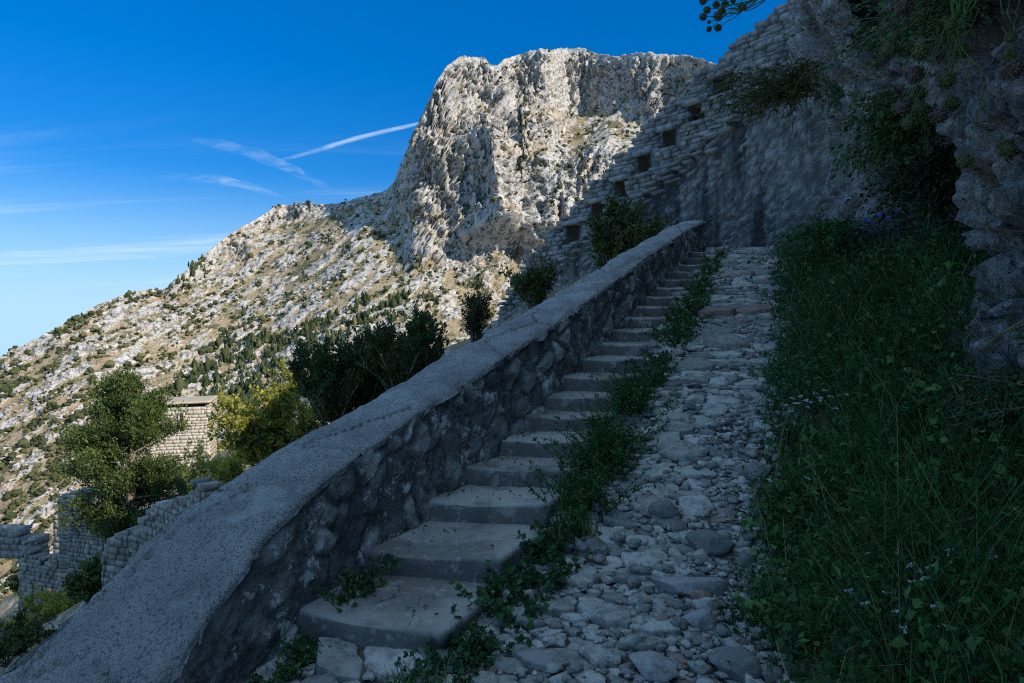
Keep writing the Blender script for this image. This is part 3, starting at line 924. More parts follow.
def stone_field(P, scale, seed):
    wv = P + .085 * np.stack([perlin(P * 5, seed + 1), perlin(P * 5, seed + 2), perlin(P * 5, seed + 3)], 1)
    f1, f2, r = worley(wv * np.asarray(scale), seed)
    return sstep(.04, .30, f2 - f1 + .12 * perlin(P * 9, seed + 5)), r, f1
sv = np.concatenate([np.arange(.2, 4.5, .017), np.arange(4.5, 11.62, .028)])
hv = np.linspace(0, 1, 72)
S, Hh = np.meshgrid(sv, hv, indexing='ij')
bot = np.minimum(z_path(S) - .5, z_nose(S) - .6)
zt = wall_top(S) - .035
Zm = bot + (zt - bot) * Hh
curl = np.interp(S, [0.2, 1.2, 1.8, 2.4], [-.55, -.18, -.04, 0])
Tm = t_wall(S) + curl + .03 * (1 - Hh)
x, y = xy(S.ravel(), Tm.ravel())
P = np.stack([x, y, Zm.ravel()], 1)
j, r, f1 = stone_field(P, (5.0, 5.0, 5.6), 111)
outd = .012 * j + .022 * (r - .4) * j + .035 * fbm(P * 2.2, 3, .5, 113) + .042 * fbm(P * 9, 5, .7, 114)
P2 = P.copy(); P2[:, 0] += UT[0] * outd; P2[:, 1] += UT[1] * outd
mkb = mk("wall_body", np.concatenate([P2 - wo]), grid_faces(len(sv), 72), M_RUB, wall, {"tint": r, "joint": j}, False)
# outer face, ends
Tm2 = t_wall(S) + curl - wall_w(S) + .03
bo = z_hill(*xy(S, Tm2)) - 1.2
Zo = bo + (zt - bo) * Hh
x, y = xy(S.ravel(), Tm2.ravel()); P = np.stack([x, y, Zo.ravel()], 1)
j, r, f1 = stone_field(P, (4.6, 4.6, 6.0), 121)
outd = .05 * j + .03 * fbm(P * 2.2, 3, .5, 123)
P[:, 0] -= UT[0] * outd; P[:, 1] -= UT[1] * outd
mk("outer_face", P - wo, grid_faces(len(sv), 72), M_RUB, wall, {"tint": r, "joint": j}, True)
for idx in (0, len(sv) - 1):
    ca = np.stack([*xy(sv[idx], np.linspace(float((t_wall(S) + curl)[idx, 0]), float(Tm2[idx, 0]), 12)), np.full(12, 0.0)], 1)
    A = ca.copy(); A[:, 2] = zt[idx, 0]; B = ca.copy(); B[:, 2] = bo[idx, 0]
    mk("end_face", np.concatenate([A, B]) - wo, grid_faces(2, 12), M_RUB, wall, {"tint": np.full(24, .4), "joint": np.ones(24)})
# coping: a thick rounded crust over the whole width
wv_ = np.concatenate([np.linspace(-.16, 0, 5)[:-1], np.linspace(0, 1, 26), np.linspace(1, 1.16, 5)[1:]])
S, W = np.meshgrid(sv, wv_, indexing='ij')
curl = np.interp(S, [0.2, 1.2, 1.8, 2.4], [-.55, -.18, -.04, 0])
Wc = np.clip(W, 0, 1); lip = np.where(W < 0, -W, np.where(W > 1, W - 1, 0)) / .16
wob = .028 * perlin(np.stack([S.ravel() * 1.5, W.ravel() * 0, 0 * S.ravel()], 1), 131).reshape(S.shape) + .014 * perlin(np.stack([S.ravel() * 6, Wc.ravel() * 0, 0 * S.ravel()], 1), 132).reshape(S.shape)
wid = wall_w(S) + .05
Tm = t_wall(S) + curl + .012 + wob * (1 - Wc) - Wc * (wid + wob * 1.3)
Zm = wall_top(S) + .035 * np.sin(Wc * math.pi) ** .6 - .03 - .03 * lip
x, y = xy(S.ravel(), Tm.ravel()); P = np.stack([x, y, Zm.ravel()], 1)
nzv = .036 * fbm(P * 1.7, 3, .5, 133) + .024 * fbm(P * 6, 4, .6, 134) + .016 * fbm(P * 24, 4, .65, 135)
f1, f2, rr = worley(P * np.array((1.6, 1.6, 1.6)), 137)
crack = (1 - sstep(0, .05, f2 - f1)) * (rr > .45)
edge = lip.ravel()
chipc = np.maximum(0, fbm(P * 3.2, 4, .6, 139) - .10) * np.maximum(sstep(.22, 0, Wc.ravel()), sstep(.80, 1, Wc.ravel()))
P[:, 2] += nzv - .05 * crack - .20 * chipc
P[:, 0] += UT[0] * nzv * edge * 2; P[:, 1] += UT[1] * nzv * edge * 2
mk("coping", P - wo, grid_faces(len(sv), len(wv_)), M_COP, wall, None, True)

# ------------------------------------------------------------------ fortress wall with loopholes behind the top of the stairs
FA = np.array((-.1, 17.0)); FC = np.array((5.0, 10.4)); FL = float(np.linalg.norm(FC - FA)); FD = (FC - FA) / FL
FN = np.array((FD[1], -FD[0])); FN = FN if FN @ np.array((0, -1)) > 0 else -FN        # towards the stairs
def f_top(a):
    k_ = np.asarray(a) / FL
    return np.interp(k_, [-.05, -.01, .0, .05, .17, .385, .549, .69, .742, .859, 1.0, 1.2], [.35, .42, .85, 1.30, 2.06, 3.14, 4.0, 4.62, 4.80, 5.22, 5.7, 6.3])
def f_ledge(a): return 1.62 + (np.asarray(a) / FL - .292) * 3.8
def f_pt(a, z, out=0.0):
    a = np.asarray(a, float); out = np.asarray(out, float)
    return np.stack([FA[0] + FD[0] * a + FN[0] * out, FA[1] + FD[1] * a + FN[1] * out, np.broadcast_to(z, a.shape)], -1)
def f_from_px(pxx):
    r = (pxx - 512) / F
    kq = (r * FA[1] - FA[0]) / ((FC - FA)[0] - r * (FC - FA)[1])
    return kq * FL, FA[1] + (FC - FA)[1] * kq
HOLES = []
for hx, hy, hw, hh in [(572, 236, 15, 19), (597, 213, 14, 17), (620, 191, 14, 17), (643, 166, 14, 18), (668, 141, 15, 17), (695, 116, 19, 17), (722, 89, 25, 18)]:
    a0, dd = f_from_px(hx - hw / 2); a1, _ = f_from_px(hx + hw / 2)
    am_, aw_ = (a0 + a1) / 2, (a1 - a0) * .37
    a0, a1 = am_ - aw_, am_ + aw_
    HOLES.append((a0, a1, (YH - hy - hh / 2) / F * dd, (YH - hy + hh / 2) / F * dd))
fort = empty("fortress_wall", f_pt(4.0, .5), "old fortress wall with a row of square loopholes above the stair top", "fortress wall")
fo = np.array(fort.location)
M_FORT = mat_tinted("fortress_stone", (.16, .155, .15), (.37, .36, .34), (.46, .44, .42), 1.2, 1.0, .75)
k = NT("fortress_stained_render")
a = k.noise(2.5, 8, .65); b = k.noise(14, 7, .65); vst = k.noise(1.6, 7, .62, k.mapped((1, 1, .12)))
t = k.attr("tint"); e = k.attr("joint")
c = k.mix(k.rng(a, .35, .65), (.22, .215, .21), (.38, .365, .345))
c = k.mix(k.math('MULTIPLY', t, .7), c, (.40, .385, .36))
c = k.mix(k.math('MULTIPLY', k.math('SUBTRACT', 1.0, e), .6), c, (.07, .07, .07))
c = k.mix(k.math('MULTIPLY', k.rng(vst, .47, .57), .8), c, (.035, .037, .042))
wst = k.noise(2.3, 6, .6, k.mapped((1, 1, .16)))
c = k.mix(k.math('MULTIPLY', k.rng(wst, .62, .72), .5), c, (.48, .46, .43))
c = k.mix(k.math('MULTIPLY', k.rng(b, .56, .68), .5), c, (.09, .075, .06))
nb = k.bump(a, .8, .14); nb = k.bump(b, 1.0, .06, nb)
M_STAIN = k.bsdf(c, .92, nb)
# lower face
av = np.arange(-.35, 9.1, .045); hv = np.linspace(0, 1, 90)
A, Hh = np.meshgrid(av, hv, indexing='ij')
zb = -.6 + 0 * A; zt = f_ledge(A) + .05
Zm = zb + (zt - zb) * Hh
P = f_pt(A.ravel(), Zm.ravel(), 0.0)
j, r, f1 = stone_field(np.stack([A.ravel(), 0 * A.ravel(), Zm.ravel() - .2 * A.ravel()], 1), (4.4, 4.4, 8.0), 141)
od = .05 * j * (.3 + r) + .03 * fbm(P * 1.1, 4, .55, 142) + .035 * fbm(P * 7, 4, .65, 143) + .10 * (1 - Hh.ravel())
P[:, 0] += FN[0] * od; P[:, 1] += FN[1] * od
mk("lower_face", P - fo, grid_faces(len(av), len(hv)), M_STAIN, fort, {"tint": r * j, "joint": j}, False)
# parapet blocks above the ledge, in courses that climb with it, plus core and loophole reveals
blocks = MB()
def in_hole(a, z, pad=0.0):
    return any(h0 - pad < a < h1 + pad and z0 - pad < z < z1 + pad for h0, h1, z0, z1 in HOLES)
def add_block(mb, a, z, w, h, dep, out, ang, tint, r=.010):
    V, Fc, N = rbox((w, dep, h), 5, r)
    P = V + N * (.022 * perlin(V * 7 + a * 3.1 + z * 5.7, 151)[:, None])
    ca, sa = math.cos(ang), math.sin(ang)
    aa = a + P[:, 0] * ca - P[:, 2] * sa; zz = z + P[:, 0] * sa + P[:, 2] * ca
    mb.add(f_pt(aa, 0, out + P[:, 1]) + np.stack([0 * aa, 0 * aa, zz], 1), Fc, tint)
ch = .088
slope = 3.8 / FL; angl = math.atan(slope)
zc_ = .05
while zc_ < 6.2:
    chh = ch * rng.uniform(.75, 1.3)
    a = -.35 - rng.uniform(0, .3)
    while a < 8.0:
        w = rng.uniform(.12, .36); am = a + w / 2
        z = zc_ + chh / 2
        top = float(f_top(am)) + .05 * math.sin(am * 9)
        if z - chh * .5 > float(f_ledge(am)) + .02 and z + chh * .35 < top and not any(h0 - w * .42 < am < h1 + w * .42 and z0 - chh * .45 < z < z1 + chh * .45 for h0, h1, z0, z1 in HOLES):
            if rng.random() > .03 or z > top - .4:
                add_block(blocks, am, z, w - .006, chh - .005, .26, -.10 + rng.normal() * .016, rng.normal() * .015, float(np.clip(rng.normal(.45, .22), 0, .94)))
        a += w
    zc_ += chh
for h0, h1, z0, z1 in HOLES:
    add_block(blocks, (h0 + h1) / 2 + rng.normal() * .02, z1 + .055, h1 - h0 + .22, .10, .30, -.085, rng.normal() * .03, .6)
    add_block(blocks, (h0 + h1) / 2 + rng.normal() * .02, z0 - .04, h1 - h0 + .10, .08, .30, -.075, rng.normal() * .03, .4)
blocks.build("masonry_blocks", M_FORT, fort, True, fo)
# ledge: three rows of projecting slabs
led = MB()
for row, (oo, dz) in enumerate(((.11, .075), (.07, -.04), (.04, -.17))):
    a = -.2
    while a < 8.0:
        w = rng.uniform(.16, .40); am = a + w / 2
        if rng.random() > (.05 if row == 0 else .22):
            add_block(led, am, float(f_ledge(am)) + dz, w - .012, .055 + rng.uniform(0, .025), .40, oo - .12 + rng.normal() * .02, .05 + rng.normal() * .03, float(np.clip(rng.normal(.35, .18), 0, .94)))
        a += w
led.build("string_course", M_FORT, fort, True, fo)
# core sheet 14 cm behind the block faces, with the loopholes left open; reveals; back
core = MB()
av = sorted(set(np.round(np.concatenate([np.arange(-.4, 8.15, .12)] + [[h0, h1] for h0, h1, _, _ in HOLES]), 4)))
for a0, a1 in zip(av[:-1], av[1:]):
    am = (a0 + a1) / 2
    zlo = float(f_ledge(am)) - .1; zhi = max(zlo + .05, float(f_top(am)) - .14)
    cuts = [(zlo, zhi)]
    for h0, h1, z0, z1 in HOLES:
        if h0 < am < h1: cuts = [(zlo, z0), (z1, max(zhi, z1 + .02))]
    for c0, c1 in cuts:
        P = np.concatenate([f_pt(np.array([a0, a1, a1, a0]), np.array([c0, c0, c1, c1]), -.06)])
        core.add(P, [[(0, 1, 2, 3)]], .15)
    P = np.concatenate([f_pt(np.array([a0, a1, a1, a0]), np.array([zhi, zhi, zhi, zhi]), np.array([-.06, -.06, -.75, -.75])), f_pt(np.array([a0, a1, a1, a0]), np.array([-1.5, -1.5, zhi, zhi]), -.75)])
    core.add(P, [[(0, 1, 2, 3)], [(4, 5, 6, 7)]], .3)
core.build("wall_core", M_FORT, fort, False, fo)
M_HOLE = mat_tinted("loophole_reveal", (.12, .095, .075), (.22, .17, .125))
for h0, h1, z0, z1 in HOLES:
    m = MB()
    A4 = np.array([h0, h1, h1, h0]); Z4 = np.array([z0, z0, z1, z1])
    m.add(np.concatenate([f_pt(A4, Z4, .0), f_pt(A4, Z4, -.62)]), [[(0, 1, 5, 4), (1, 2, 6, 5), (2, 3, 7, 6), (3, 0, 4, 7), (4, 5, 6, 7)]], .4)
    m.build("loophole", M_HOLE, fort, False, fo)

# ------------------------------------------------------------------ masonry helpers for the ruins below
M_OLD = mat_tinted("old_limestone_blocks", (.17, .155, .135), (.36, .33, .285), None, 1.0, 1.0, .7)
def masonry(name, parent, org, p0, p1, zlo, ztop, bw, bh, dep=.35, ragged=.08, mat=None, gap=.012, jit=.02, nz=.03):
    """a wall of coursed blocks from plan point p0 to p1; ztop(f) gives the top at the fraction f"""
    p0, p1 = np.array(p0, float), np.array(p1, float); L = np.linalg.norm(p1 - p0); d = (p1 - p0) / L; nrm = np.array((d[1], -d[0]))
    m = MB(); z = zlo
    bh0 = bh
    while z < max(ztop(f) for f in np.linspace(0, 1, 9)):
        bh = bh0 * rng.uniform(.65, 1.25); a = -rng.uniform(0, bw * .5)
        while a < L:
            w = min(bw * rng.uniform(.4, 1.5), L - a + .02); am = max(0, a) + (w + min(a, 0)) / 2
            w_ = w + min(a, 0)
            if w_ > .05 and z + bh * .6 < ztop(am / L) + rng.normal() * ragged:
                V, Fc, N = rbox((w_ - gap, dep, bh - gap), max(.08, bw * .34), min(.008, bh * .05))
                P = V + N * (bh * nz * perlin(V * (2 / bh) + a * 3.3 + z * 4.1, 171)[:, None])
                o_ = rng.normal() * jit
                xyq = p0 + np.outer(am + P[:, 0], d) + np.outer(P[:, 1] + o_ - dep / 2, nrm)
                m.add(np.column_stack([xyq, z + bh / 2 + P[:, 2]]), Fc, float(np.clip(rng.normal(.5, .22), 0, 1)))
            a += w
        z += bh
    return m.build(name, mat or M_OLD, parent, False, org)

def hill_z(x, y): return float(z_hill(np.array([x]), np.array([y]))[0])

# stone hut on the hillside
h0 = unproj(181, 455, 56); h0[2] = -11.2
hut = empty("stone_hut", h0, "small flat roofed sunlit stone hut half hidden by trees on the far hillside", "hut")
ha = math.radians(16); hd = np.array((math.cos(ha), math.sin(ha))); hn = np.array((-hd[1], hd[0]))
W_, D_, H_ = 4.3, 4.2, 4.9
c0 = h0[:2] - hd * 2.3; c1 = h0[:2] + hd * 2.2; c2 = c1 + hn * D_; c3 = c0 + hn * D_
M_HUT = mat_tinted("hut_limestone", (.36, .31, .24), (.50, .44, .35), None, .6, .4, .25)
for a_, b_ in ((c0, c1), (c1, c2), (c2, c3), (c3, c0)):
    masonry("wall", hut, h0, a_, b_, h0[2] - .6, lambda f: h0[2] + H_ - .25, .48, .30, .35, 0, M_HUT, .004, .003, .008)
mid = (c0 + c2) / 2
V, Fc, N = rbox((W_ + .4, D_ + .5, .20), .3, .05)
V = V + N * (.05 * perlin(V * 2, 181)[:, None])
m = MB(); m.add(np.column_stack([mid[0] - h0[0] + V[:, 0] * hd[0] + V[:, 1] * hn[0], mid[1] - h0[1] + V[:, 0] * hd[1] + V[:, 1] * hn[1], H_ - .1 + V[:, 2] + V[:, 0] * .02]), Fc, .5)
rf = m.build("roof", mat_tinted("hut_roof_slab", (.36, .29, .21), (.46, .38, .28), None, .8, .5, .3), hut, True)
def on_hut(u, z, w, h, dep, nm, mat, r=.01, out=.02):
    V, Fc, N = rbox((w, dep, h), 5, r); c = h0[:2] + hd * u - hn * out
    m = MB(); m.add(np.column_stack([c[0] - h0[0] + V[:, 0] * hd[0] + V[:, 1] * hn[0], c[1] - h0[1] + V[:, 0] * hd[1] + V[:, 1] * hn[1], z + V[:, 2]]), Fc, .5)
    return m.build(nm, mat, hut, False)
k = NT("dark_opening"); M_DARK = k.bsdf((.022, .02, .018), .9)
wnd = on_hut(.05, 3.3, .26, 1.3, .10, "window", M_DARK, .005, .03)
for du in (-.19, .19): 
    q = on_hut(.05 + du, 3.3, .11, 1.5, .16, "frame", M_HUT, .01, .05); q.parent = wnd

# retaining wall just below the parapet
rw = empty("retaining_wall", (-7.4, 13.6, -5), "curved retaining wall of small grey stones below the parapet, left of the scrub slope", "wall")
rwo = np.array(rw.location)
rp = [(-8.42, 14.0), (-7.7, 13.75), (-6.9, 13.2), (-6.1, 12.5), (-5.3, 11.8)]
rtop = [-4.45, -4.12, -3.52, -3.15, -2.75]
for i in range(4):
    masonry("wall_section", rw, rwo, rp[i], rp[i + 1], -6.8, lambda f, i=i: rtop[i] + (rtop[i + 1] - rtop[i]) * f, .19, .13, .35, .05, M_OLD, .008, .018)

# ruined tower stub, low walls and an old roofless building further down
tw = empty("ruined_tower", unproj(90, 560, 20), "roofless ruined stone tower stub in the dappled shade of the tree", "ruin")
two = np.array(tw.location)
masonry("wall", tw, two, (-16.4, 25.2), (-14.1, 24.5), -11.2, lambda f: -6.35 + .14 * math.sin(f * 9) - 1.1 * max(0, f - .55), .24, .16, .5, .12)
masonry("wall", tw, two, (-16.3, 25.2), (-15.9, 28.0), -11.2, lambda f: -6.4 + .1 * math.sin(f * 11), .24, .16, .5, .10)
lw = empty("ruined_wall", unproj(42, 560, 21.5), "low grey ruined wall running left from the ruined tower stub", "ruin")
lwo = np.array(lw.location)
masonry("wall_section", lw, lwo, (-19.4, 27.0), (-16.3, 25.8), -12.5, lambda f: -8.85 - .25 * math.sin(f * 5), .24, .16, .5, .16)
rb = empty("ruined_building", unproj(12, 545, 28), "sunlit remains of a stone building with an arched opening, lowest at far left", "ruin")
rbo = np.array(rb.location)
masonry("wall", rb, rbo, (-23.5, 28.2), (-20.2, 28.0), -9.6, lambda f: -8.35 + .1 * math.sin(f * 7), .5, .30, .6, .05)
masonry("pier", rb, rbo, (-20.25, 28.0), (-19.4, 27.9), -12.2, lambda f: -8.5, .45, .30, .6, .05)
masonry("pier", rb, rbo, (-24.2, 28.2), (-22.6, 28.2), -12.2, lambda f: -9.3, .45, .30, .6, .05)
masonry("back_wall", rb, rbo, (-21.5, 32.0), (-17.6, 31.2), -12.0, lambda f: -8.9 + .5 * math.sin(f * 5.5), .5, .30, .6, .10)
M_POST = mat_bark("weathered_post", (.04, .033, .028), (.09, .075, .06))
for i, (pxx, pyy, dd, hh) in enumerate(((47, 600, 20, 1.25), (3, 612, 19, .95))):
    b = unproj(pxx, pyy, dd); b[2] = hill_z(b[0], b[1]) - .1
    V, Fc = tube([(0, 0, 0), (.02, 0, hh * .5), (.03, .01, hh)], [.075, .07, .065], 8)
    po = mk("wooden_post", V, Fc, M_POST, None, None, True); po.location = b
    tag(po, ["dark upright wooden post among the ruins, taller one", "short dark wooden post at the left edge below the ruins"][i], "post", "posts among the ruins")

# ------------------------------------------------------------------ plants
M_TREE = mat_leaf("juniper_leaf", (.026, .045, .013), (.075, .11, .026), (.175, .21, .05), .36)
M_YEL = mat_leaf("sunny_shrub_leaf", (.13, .15, .022), (.33, .33, .05), (.52, .42, .09), .5)
M_DKS = mat_leaf("dark_shrub_leaf", (.02, .034, .011), (.048, .072, .021), (.09, .125, .034), .28)
M_GRN = mat_leaf("green_shrub_leaf", (.028, .05, .014), (.07, .10, .025), (.14, .16, .045), .3)
M_HERB = mat_leaf("bank_herb_leaf", (.017, .055, .018), (.052, .13, .036), (.15, .26, .075), .32)
M_BROAD = mat_leaf("broad_herb_leaf", (.02, .055, .02), (.045, .11, .035), (.08, .17, .05), .3)
M_DRY = mat_leaf("dry_grass_blade", (.16, .12, .05), (.30, .23, .11), (.42, .34, .18), .3)
M_BARK = mat_bark("shrub_bark")
def skel(base, n_main, height, spread, n_twig, upright=.6, tw_len=.35, droop=0):
    """branch curves and sample points with directions for leaves"""
    tubes = []; pts = []; dirs = []
    for i in range(n_main):
        a = rng.uniform(0, 2 * math.pi); r = spread * rng.uniform(.25, 1) ** .7
        top = np.array((math.cos(a) * r, math.sin(a) * r, height * rng.uniform(.55, 1.0) * (1 - .35 * (r / spread) ** 2)))
        mid_ = top * np.array((.35, .35, .55)) + rng.normal(size=3) * .06 * height
        tt = np.linspace(0, 1, 9)[:, None]
        C_ = (2 * tt * (1 - tt)) * mid_ + tt ** 2 * top
        tubes.append((base + C_, np.linspace(.016, .004, 9) * height))
        for q in range(n_twig):
            f = rng.uniform(.3, 1.0); p = np.array([np.interp(f, tt[:, 0], C_[:, c]) for c in range(3)])
            dv = rng.normal(size=3); dv /= np.linalg.norm(dv); dv = dv * (1 - upright) + np.array((dv[0] * .4, dv[1] * .4, 1)) * upright + top * .2 / height
            dv /= np.linalg.norm(dv); ln = tw_len * rng.uniform(.5, 1.2)
            e = p + dv * ln - np.array((0, 0, droop * ln))
            u = np.linspace(0, 1, 5)[:, None]
            tubes.append((base + p + (e - p) * u, np.linspace(.005, .002, 5) * height))
            m = 8; u = rng.uniform(.15, 1.0, m)[:, None]
            pts.append(base + p + (e - p) * u); dirs.append(np.repeat(dv[None], m, 0))
    return tubes, np.concatenate(pts), np.concatenate(dirs)
def shrub(name, label, cat, base, height, spread, n_main, n_twig, per, lsize, mat, upright=.55, tw=.3, wr=.32, group=None, leaf_up=.5, root_at=None):
    base = np.array(base, float)
    e = empty(name, base, label, cat, group)
    tubes, P, D = skel(np.zeros(3), n_main, height, spread, n_twig, upright, tw)
    m = MB()
    for C_, R in tubes: m.add(*tube(C_, R, 5), rng.random())
    m.build("branches", M_BARK, e, True)
    P = np.repeat(P, per, 0); D = np.repeat(D, per, 0)
    P = P + rng.normal(size=P.shape) * lsize * .45
    D = D * leaf_up + rand_dirs(len(P), .2) * (1 - leaf_up * .5)
    V, Fc = leaves(P, D, lsize * rng.uniform(.6, 1.25, len(P)), wr)
    cl_ = perlin(P * (2.2 / max(height, .4)) + base.sum(), 191) * .5
    tn = np.clip(.48 + cl_ + rng.normal(0, .2, len(P)), 0, 1)
    mk("foliage", V, Fc, mat, e, {"tint": np.repeat(tn, 4)})
    return e

# the juniper tree below the wall
tb = np.array((-12.75, 22.6, -7.6))
tr_ = empty("juniper_tree", tb, "bushy bright green juniper tree growing among the ruins left of the stone hut", "tree")
tp = np.array([(0, 0, 0), (.1, 0, 1.2), (.15, .05, 2.6), (.05, .1, 4.0), (.15, .05, 5.6)])
m = MB(); m.add(*tube(tp, [.20, .16, .12, .07, .02], 9), .5)
tuf_p = []; tuf_d = []
nl = 60
for i in range(nl):
    f = (i + rng.random()) / nl
    zz = .6 + 4.7 * f
    st_ = np.array([np.interp(zz, tp[:, 2], tp[:, c]) for c in range(3)])
    a = rng.uniform(0, 2 * math.pi)
    rr = np.interp(f, [0, .18, .45, .7, .9, 1], [1.4, 1.95, 1.85, 1.35, .85, .3]) * rng.uniform(.45, 1.15)
    end = st_ + np.array((math.cos(a) * rr, math.sin(a) * rr, .15 + .45 * rng.random() + .3 * rr * .5))
    midp = (st_ + end) / 2 + np.array((0, 0, -.12))
    tt = np.linspace(0, 1, 7)[:, None]
    C_ = (1 - tt) ** 2 * st_ + 2 * tt * (1 - tt) * midp + tt ** 2 * end
    m.add(*tube(C_, np.linspace(.05, .012, 7), 5), .5)
    for q in range(10):
        g = rng.uniform(.35, 1.05); p = st_ + (end - st_) * g + rng.normal(size=3) * .17
        tuf_p.append(p); tuf_d.append((end - st_) / (rr + .1) * .5 + np.array((0, 0, .8)))
m.build("trunk", mat_bark("juniper_bark"), tr_, True)
tuf_p = np.array(tuf_p); tuf_d = np.array(tuf_d)
per = 84
P = np.repeat(tuf_p, per, 0) + rng.normal(size=(len(tuf_p) * per, 3)) * np.array((.11, .11, .12))
D = np.repeat(tuf_d, per, 0) + rng.normal(size=P.shape) * .75
V, Fc = leaves(P, D, rng.uniform(.07, .15, len(P)), .20, .1)
tn = np.clip(np.repeat(rng.normal(.5, .16, len(tuf_p)), per) + rng.normal(0, .14, len(P)), 0, 1)
mk("crown", V, Fc, M_TREE, tr_, {"tint": np.repeat(tn, 4)})

def at_px(pxx, d, dz=0.0):
    x = (pxx - 512) / F * d
    return np.array((x, d, hill_z(x, d) + dz))
b = at_px(268, 18.5); shrub("sunny_shrub", "large yellow green sunlit shrub behind the parapet, right of the stone hut", "shrub", b + np.array((0, 0, .3)), 3.2, 1.6, 26, 17, 4, .11, M_YEL, .45, .52, .36)
b = at_px(226, 19.5); shrub("sunny_shrub", "smaller sunlit shrub close to the right side of the stone hut", "shrub", b, 2.0, .8, 12, 11, 4, .10, M_YEL, .4, .38, .36)
b = at_px(338, 10.6); shrub("dark_shrub", "dark evergreen shrub with spiky upright shoots beside the sunny yellow one", "shrub", b, 1.70, .72, 17, 14, 8, .07, M_DKS, .75, .34, .22, None, .75)
b = at_px(370, 10.9); shrub("dark_shrub", "dark evergreen shrub filling the gap in the middle of the dark spiky row", "shrub", b, 1.45, .75, 17, 13, 8, .07, M_DKS, .75, .34, .22, None, .75)
b = at_px(398, 10.4); shrub("dark_shrub", "wider dark spiky evergreen shrub rising just over the middle of the coping", "shrub", b, 1.60, .85, 20, 14, 8, .07, M_DKS, .75, .34, .22, None, .75)
b = at_px(474, 12.6); shrub("young_pine", "slim sparse young pine poking above the coping near the fortress wall end", "tree", b, 1.45, .28, 7, 11, 4, .085, M_DKS, .45, .28, .12, None, .6)
b = at_px(532, 14.2); shrub("autumn_shrub", "shrub with yellowing leaves in front of the low end of the fortress wall", "shrub", b, 1.35, .55, 12, 11, 3, .075, M_GRN, .5, .3, .34)
b = at_px(519, 14.0); shrub("dry_shrub", "bare pinkish dry twigs beside the yellowing shrub", "shrub", b + np.array((.45, .2, .25)), 1.45, .35, 8, 7, 1, .04, M_DRY, .7, .3, .3)
b = at_px(612, 12.4); shrub("leafy_shrub", "dark leafy shrub hanging over the coping below the loopholes", "shrub", b, 1.75, .42, 11, 12, 3, .085, M_GRN, .55, .3, .36)
b = at_px(642, 12.2); shrub("leafy_shrub", "lower thin shrub touching the upper coping next to the stair top", "shrub", b, 1.15, .45, 9, 9, 3, .07, M_GRN, .5, .3, .34)
b = at_px(90, 15.0); shrub("ruin_shrub", "green shrub rooted between the retaining wall and the coping", "shrub", b, 1.0, .6, 11, 10, 3, .085, M_GRN, .45, .28, .36)
b = at_px(48, 17.0); shrub("ruin_shrub", "sunlit yellowish shrub near the lower left coping edge", "shrub", b, 1.0, 1.0, 13, 10, 3, .08, M_YEL, .45, .28, .3)
b = at_px(6, 13.5); shrub("ruin_shrub", "dark green shrub in the bottom left corner against the coping", "shrub", b, 1.0, .9, 13, 10, 3, .08, M_GRN, .45, .28, .3)
b = at_px(12, 24.5, -.2); shrub("ruin_shrub", "round green shrub in front of the ruined building at the far left edge", "shrub", b, 1.1, .8, 11, 10, 3, .10, M_GRN, .45, .3, .36)
b = at_px(30, 30.5, -.2); shrub("ruin_shrub", "green bush growing above the ruined building wall", "shrub", b + np.array((0, 0, 1.0)), 1.5, 1.0, 11, 10, 3, .12, M_GRN, .45, .35, .36)
b = at_px(172, 15.6); shrub("slope_shrub", "low bright green shrub on the rubble at the foot of the juniper tree", "shrub", b, .55, .7, 11, 8, 3, .07, M_GRN, .4, .22, .36)
b = at_px(200, 30.0); shrub("slope_shrub", "tall tawny scrub hiding the lower corner of the stone hut", "shrub", b, 2.4, 1.3, 15, 11, 4, .13, M_GRN, .4, .5, .34)
b = at_px(196, 20.0); shrub("slope_shrub", "tawny low scrub bush just under the stone hut", "shrub", b, .8, .9, 11, 8, 3, .08, M_YEL, .4, .25, .34)
# dry grass tuft by the sunny shrub
def tuft(name, label, cat, base, n, h, lean, width, spread, mat, group=None):
    P = rng.normal(size=(n, 3)) * np.array((spread, spread, 0))
    V, Fs = blades(P, h * rng.uniform(.45, 1.1, n), rng.uniform(.15, 1, n) * lean, width)
    o = mk(name, V, Fs, mat, None, {"tint": np.repeat(rng.random(n), 7)})
    o.location = [float(c) for c in base]
    return tag(o, label, cat, group)
tuft("grass_tuft", "dry straw coloured grass tuft in front of the sunlit yellow shrub", "grass tuft", at_px(240, 13.6), 220, .75, .7, .006, .18, M_DRY)

# rubble boulders on the sunlit slope
M_RUBBLE = mat_tinted("slope_rubble", (.27, .255, .235), (.46, .43, .39), None, 1.0, 1.2, .5)
def boulder(name, label, pos, size, mat, seed, cat="rock", group=None, rough=.22):
    V0, F0 = ICO3
    V = V0 * (1 + rough * fbm(V0 * 1.3 + seed * 7.7, 3, .5, 201)[:, None] + rough * .5 * fbm(V0 * 4 + seed, 4, .6, 202)[:, None])
    rs_ = np.random.default_rng(500 + seed)
    for _ in range(13):
        nn = rs_.normal(size=3); nn /= np.linalg.norm(nn); h_ = rs_.uniform(.50, .85)
        dd_ = V @ nn
        V = V - nn * np.maximum(0, dd_ - h_)[:, None] * .96
    V = V * 1.25 + .025 * fbm(V0 * 6 + seed, 3, .6, 204)[:, None] * V0
    V = V * np.asarray(size)
    o = mk(name, V, F0, mat, None, {"tint": np.full(len(V), rng.random())}, True)
    o.location = [float(c) for c in pos]; o.rotation_euler = (0, 0, rng.uniform(0, 6))
    return tag(o, label, cat, group)
RUB = "rubble stones on the slope behind the parapet"
